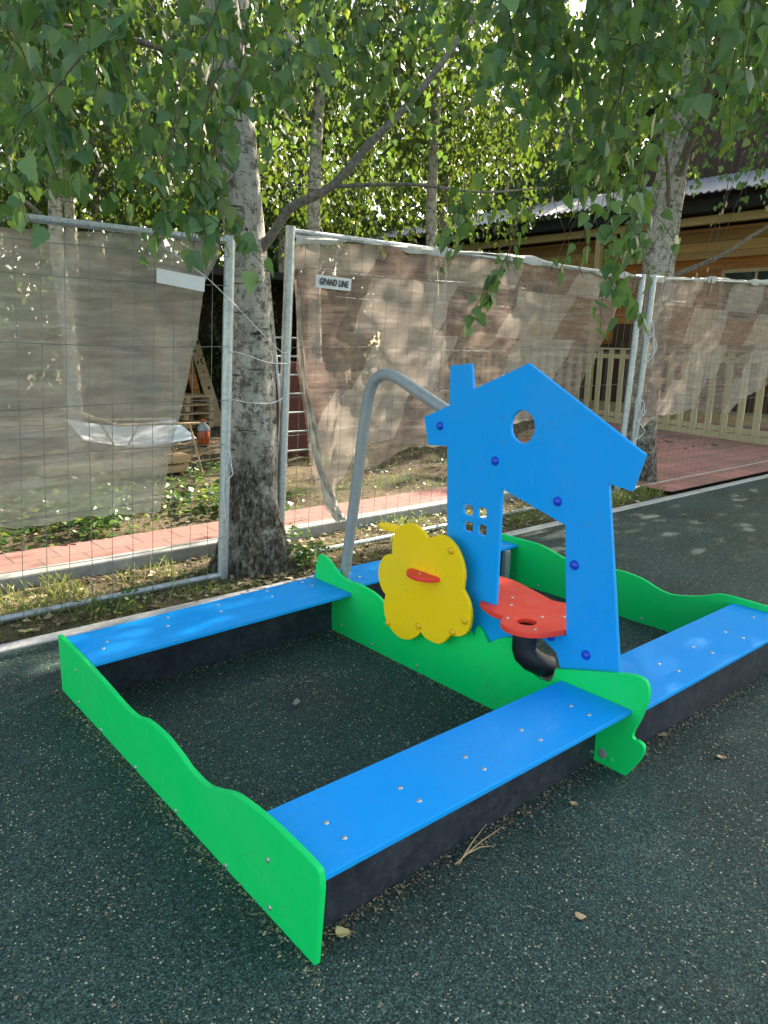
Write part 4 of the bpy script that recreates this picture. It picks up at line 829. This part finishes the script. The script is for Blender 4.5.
# folding cot
Ct = tag(empty('folding_cot', (2.1, 6.9, 0)), 'white cloth folding cot on a tube frame behind the grey netting', 'cot')
m = MB(); vs = []; fs = []
for i in range(17):
    t = i / 16; x = 1.75 + 1.3 * t
    for j in range(7):
        w = -.3 + .6 * j / 6; vs.append((x, 7.0 + w, .62 - .10 * math.sin(t * math.pi) * (1 - (w / .4) ** 2) + .16 * max(0, .4 - t) - .30 * (.3 - w)))
for i in range(16):
    for j in range(6): a = i * 7 + j; fs.append((a, a + 7, a + 8, a + 1))
m.add(vs, fs); keep(m.build('cloth', M['white'], smooth=80), Ct)
for yy in (6.68, 7.32):
    m = MB().tube([(1.72, yy, .80), (2.1, yy, .65), (3.08, yy, .62)], .014, 8); m.tube([(1.9, yy, .72), (2.3, yy, .0)], .012, 8); m.tube([(2.35, yy, .64), (1.95, yy, .0)], .012, 8); m.tube([(2.95, yy, .62), (3.1, yy, 0)], .012, 8)
    keep(m.build('frame', M['wRaw'], smooth=60), Ct)
# canister
Cn = tag(empty('canister', (4.3, 9.0, 0)), 'orange and clear plastic canister standing before the dark shed', 'canister')
m = MB().tube([(4.3, 9, .02), (4.3, 9, .05), (4.3, 9, .25), (4.3, 9, .29)], [.10, .12, .12, .10], 16); keep(m.build('lower_body', M['orangeliq'], smooth=50), Cn)
m = MB().tube([(4.3, 9, .292), (4.3, 9, .36), (4.3, 9, .43), (4.3, 9, .46)], [.115, .115, .05, .04], 16); keep(m.build('upper_body', M['greytube'], smooth=50), Cn)
m = MB().tube([(4.3, 9, .461), (4.3, 9, .50)], .045, 12); keep(m.build('cap', M['orangeliq'], smooth=50), Cn)
Cn.scale = (.8, .8, .8)
# ladder leaning
Ld = tag(empty('ladder', (4.4, 6.6, 0)), 'grey metal ladder leaning behind the middle fence post', 'ladder')
for dx in (0, .42):
    m = MB().tube([(4.15 + dx, 6.5, .03), (4.35 + dx, 7.1, 1.9)], .018, 8); keep(m.build('rail', M['galv'], smooth=50), Ld)
for i in range(7):
    t = .1 + i * .125; m = MB().tube([(4.15 + .2 * t, 6.5 + .6 * t, .03 + 1.87 * t), (4.57 + .2 * t, 6.5 + .6 * t, .03 + 1.87 * t)], .014, 8); keep(m.build('rung', M['galv'], smooth=50), Ld)
Bx = tag(empty('cabinet', (4.7, 7.5, 0)), 'dark red wooden cabinet behind the ladder', 'cabinet')
keep(MB().box((4.85, 7.5, .65), (.9, .5, 1.3)).build('body', M['dred'], bevel=.01), Bx); keep(MB().box((4.85, 7.24, .66), (.84, .02, 1.2)).build('door', M['dred'], bevel=.004), Bx)

# ================================================================ GROUND COVER
def blades(name, n, f, size, kind='stuff'):
    P = np.array([f() for _ in range(n)]); T = np.stack([RNG.normal(0, .45, n), RNG.normal(0, .45, n), np.ones(n)], 1); N = RNG.normal(0, 1, (n, 3)); N[:, 2] *= .2
    S = size * RNG.uniform(.4, 1.3, n); o = leaf_mesh(name, P, T, N, S, 'blade', M['grass']); return tag(o, kind=kind)
tufts = [(RNG.uniform(-3, 1.4), RNG.uniform(2.72, 3.5)) for _ in range(75)] + [(RNG.uniform(-1, .5), RNG.uniform(2.9, 3.5)) for _ in range(45)] + [(RNG.uniform(1.9, 6.6), RNG.uniform(2.72, 3.5)) for _ in range(45)] + [(RNG.uniform(5.7, 6.6), RNG.uniform(2.72, 3.0)) for _ in range(20)]
def f_tuft():
    t = tufts[int(RNG.integers(len(tufts)))]; return (t[0] + RNG.normal(0, .05), t[1] + RNG.normal(0, .04) if t[1] > 2.8 else max(2.7, t[1] + abs(RNG.normal(0, .03))), 0.)
blades('grass', 3600, f_tuft, .11)
def cover(name, n, xr, yr, hz, size, clump=None, mat='weed'):
    P = []
    cl = clump or [(RNG.uniform(*xr), RNG.uniform(*yr), RNG.uniform(.12, .5)) for _ in range(max(3, n // 90))]
    for _ in range(n):
        c = cl[int(RNG.integers(len(cl)))]; P.append((c[0] + RNG.normal(0, c[2] * .6), max(yr[0], c[1] + RNG.normal(0, c[2] * .5)), RNG.random() ** .8 * hz * (.5 + c[2])))
    P = np.array(P); T = RNG.normal(0, 1, (n, 3)); T[:, 2] = np.abs(T[:, 2]) * .2 - .15; N = RNG.normal(0, .5, (n, 3)); N[:, 2] = 1
    return tag(leaf_mesh(name, P, T, N, size * RNG.uniform(.5, 1.2, n), 'near', M[mat]), kind='stuff')
cover('weeds', 5500, (-3, 2.9), (4.25, 6.0), .35, .065)
cover('weeds', 900, (4, 10), (4.8, 8), .15, .05)
cover('weeds', 260, (1.85, 2.2), (2.75, 3.0), .3, .05, [(1.92, 2.86, .14), (2.0, 2.9, .12), (2.1, 3.35, .15)])
cover('weeds', 500, (4, 6.7), (2.72, 3.0), .12, .035, [(5.9, 2.85, .2), (4.4, 2.82, .25), (3.4, 3.3, .3), (.6, 2.8, .2), (-.3, 2.8, .2)])
blades('short_grass', 14000, lambda: (RNG.uniform(-3, 6.6), 2.70 + .88 * RNG.random() ** 1.3, 0.), .038)
blades('yard_grass', 5000, lambda: (RNG.uniform(-3, 9), RNG.uniform(4.25, 8), 0.02), .09)
# leaf litter on the soil, and crumbs gathered against the boards
def flakes(name, pts, size, mat='litter'):
    n = len(pts); T = RNG.normal(0, 1, (n, 3)); T[:, 2] *= .1; N = RNG.normal(0, .25, (n, 3)); N[:, 2] = 1
    return tag(leaf_mesh(name, np.array(pts), T, N, size * RNG.uniform(.35, 1.2, n), 'mid', M[mat]), kind='stuff')
flakes('leaf_litter', [(RNG.uniform(-6, 12), RNG.uniform(4.3, 10), .05) for _ in range(5000)] + [(RNG.uniform(-4, 6.6), RNG.uniform(2.72, 3.58), .018) for _ in range(2600)] + [(1.69 + RNG.normal(0, .3), 2.95 + abs(RNG.normal(0, .2)) * (1 if q % 2 else -1), .012) for q in range(500) if True], .05)
crumbs = []
def near_line(a, b, n, w):
    for _ in range(n):
        t = RNG.random(); a_ = np.array(a); b_ = np.array(b); d = (b_ - a_) / np.linalg.norm(b_ - a_); q = abs(RNG.normal(0, w))
        p = a_ + (b_ - a_) * t + np.array([d[1], -d[0]]) * q; crumbs.append((p[0], p[1], .003))
near_line((0, 1.98), (0, 0), 900, -.03) if False else None
near_line((-.005, 0.0), (-.005, 1.98), -0, .03) if False else None
for _ in range(750): crumbs.append((-.004 - abs(RNG.normal(0, .03)), RNG.uniform(-.05, 2.0), .003))
for _ in range(750): t = RNG.random(); crumbs.append((.03 + 1.38 * t, .083 + .03 * t - abs(RNG.normal(0, .035)), .003))
for _ in range(600): crumbs.append((1.45 + 1.45 * RNG.random(), .06 - abs(RNG.normal(0, .045)), .003))
for _ in range(350): crumbs.append((RNG.uniform(.03, 1.39), 1.82 - abs(RNG.normal(0, .03)), .003))
for _ in range(450): crumbs.append((1.40 - abs(RNG.normal(0, .035)), RNG.uniform(.15, 1.8), .003))
for _ in range(500): crumbs.append((RNG.uniform(-3, 8), 2.58 - abs(RNG.normal(0, .06)), .003))
for _ in range(4600): crumbs.append((RNG.uniform(-1.2, 6), RNG.uniform(-1.2, 2.5), .003))
for cx, cy_ in ((-.45, 1.3), (-.7, .9), (-.3, .6), (1.9, -.2), (2.3, .0), (.9, 1.4), (3.4, 1.5)):
    for _ in range(40): crumbs.append((cx + RNG.normal(0, .05), cy_ + RNG.normal(0, .05), .003))
flakes('litter_crumbs', crumbs, .0115)
def fallen(x, y, z, s, rz, mat, lab):
    m = MB(); v, f = leaf_template('near'); c, sn = math.cos(rz), math.sin(rz)
    m.add([(x + s * (a * c - b * sn), y + s * (a * sn + b * c), z + s * (.10 + h * 1.6)) for a, b, h in v], f)
    me = m.build('fallen_leaf', M[mat]); md = me.modifiers.new('Solid', 'SOLIDIFY'); md.thickness = .001
    tag(me, lab, 'leaf', 'fallen leaves')
fallen(1.80, -.20, .004, .045, .5, 'dryleaf', 'tan fallen leaf alone on the rubber to the right of the divider board')
fallen(1.84, .0, .004, .035, 2.2, 'dryleaf', 'small brown fallen leaf beside the right front skirt board') if False else None
fallen(1.80, .03, .004, .04, 2.2, 'dryleaf', 'reddish fallen leaf close to the right bay\'s dark skirt board')
fallen(1.09, -.01, .004, .035, .2, 'dryleaf', 'small dry leaf in front of the near bench')
fallen(.66, -.33, .004, .035, -.4, 'dryleaf', 'small dry leaf nearest the bottom edge of the picture')
fallen(.05, 2.73, .02, .09, 1.3, 'yleaf', 'large yellow fallen leaf on the verge by the left end of the kerb')
fallen(.10, .045, .004, .05, -.3, 'yleaf', 'pale green leaf lying at the near corner under the bench')
fallen(3.15, 1.75, .004, .06, .1, 'yleaf', 'pale leaf on the rubber beyond the far side board')
m = MB()
for a, b in (((.55, .035, .008), (.80, .06, .012)), ((.56, .03, .008), (.76, .095, .02)), ((.62, .045, .008), (.70, .02, .01))): m.tube([a, tuple((p + q) / 2 + .004 for p, q in zip(a, b)), b], [.003, .0025, .001], 5)
tag(m.build('twig', M['dryleaf']), 'forked dry twig lying in front of the near bench', 'twig')
m = MB().tube([(.735, 1.20, .008), (.745, 1.205, .012), (.765, 1.215, .010), (.775, 1.222, .006)], [.008, .013, .012, .006], 7, noise=lambda p, a, i: 1 + .3 * math.sin(3 * a + i))
tag(m.build('pebble', M['pathkerb']), 'small grey lump lying on the rubber inside the left bay', 'pebble')

# ================================================================ LIGHT, SKY, CAMERA
SUN_EL, SUN_AZ = R(34), R(10)      # azimuth measured from +x towards +y
w = bpy.data.worlds.new('World'); sc.world = w; w.use_nodes = True; nt = w.node_tree
sky = nt.nodes.new('ShaderNodeTexSky'); sky.sky_type = 'NISHITA'; sky.sun_disc = False; sky.sun_elevation = SUN_EL; sky.sun_rotation = math.pi / 2 - SUN_AZ
sky.air_density = 1.0; sky.dust_density = 1.5; sky.ozone_density = .6
mx = nt.nodes.new('ShaderNodeMix'); mx.data_type = 'RGBA'; mx.blend_type = 'MULTIPLY'; mx.inputs[0].default_value = 1; mx.inputs[7].default_value = (1.0, .91, .72, 1)
nt.links.new(sky.outputs[0], mx.inputs[6]); nt.links.new(mx.outputs[2], nt.nodes['Background'].inputs[0]); nt.nodes['Background'].inputs[1].default_value = .15
sd = bpy.data.lights.new('sun', 'SUN'); sd.energy = 5; sd.angle = R(.55); sd.color = (1, .89, .74)
so = bpy.data.objects.new('sun', sd); col.objects.link(so)
dv = Vector((math.cos(SUN_EL) * math.cos(SUN_AZ), math.cos(SUN_EL) * math.sin(SUN_AZ), math.sin(SUN_EL)))
so.rotation_euler = dv.to_track_quat('Z', 'Y').to_euler(); so.location = dv * 30
cd = bpy.data.cameras.new('camera'); cam = bpy.data.objects.new('camera', cd); col.objects.link(cam); sc.camera = cam
cd.sensor_fit = 'HORIZONTAL'; cd.sensor_width = 36; cd.lens = 740.25 / 768 * 36; cd.clip_end = 1000; cd.clip_start = .05
yaw, pit, rol = R(49.281), R(12.750), R(1.185)
f = Vector((math.cos(yaw) * math.cos(pit), math.sin(yaw) * math.cos(pit), -math.sin(pit))); r = f.cross(Vector((0, 0, 1))).normalized(); u_ = r.cross(f)
c_, s_ = math.cos(rol), math.sin(rol); r2 = r * c_ + u_ * s_; u2 = u_ * c_ - r * s_
cam.matrix_world = Matrix.Translation((-.926, -1.31, 1.562)) @ Matrix((r2, u2, -f)).transposed().to_4x4()
sc.render.resolution_x, sc.render.resolution_y = 768, 1024
sc.render.engine = 'CYCLES'
sc.cycles.transparent_max_bounces = 24
vs_ = sc.view_settings; vs_.view_transform = 'Standard'; vs_.look = 'None'; vs_.gamma = 1; vs_.use_curve_mapping = False; vs_.exposure = 2.0
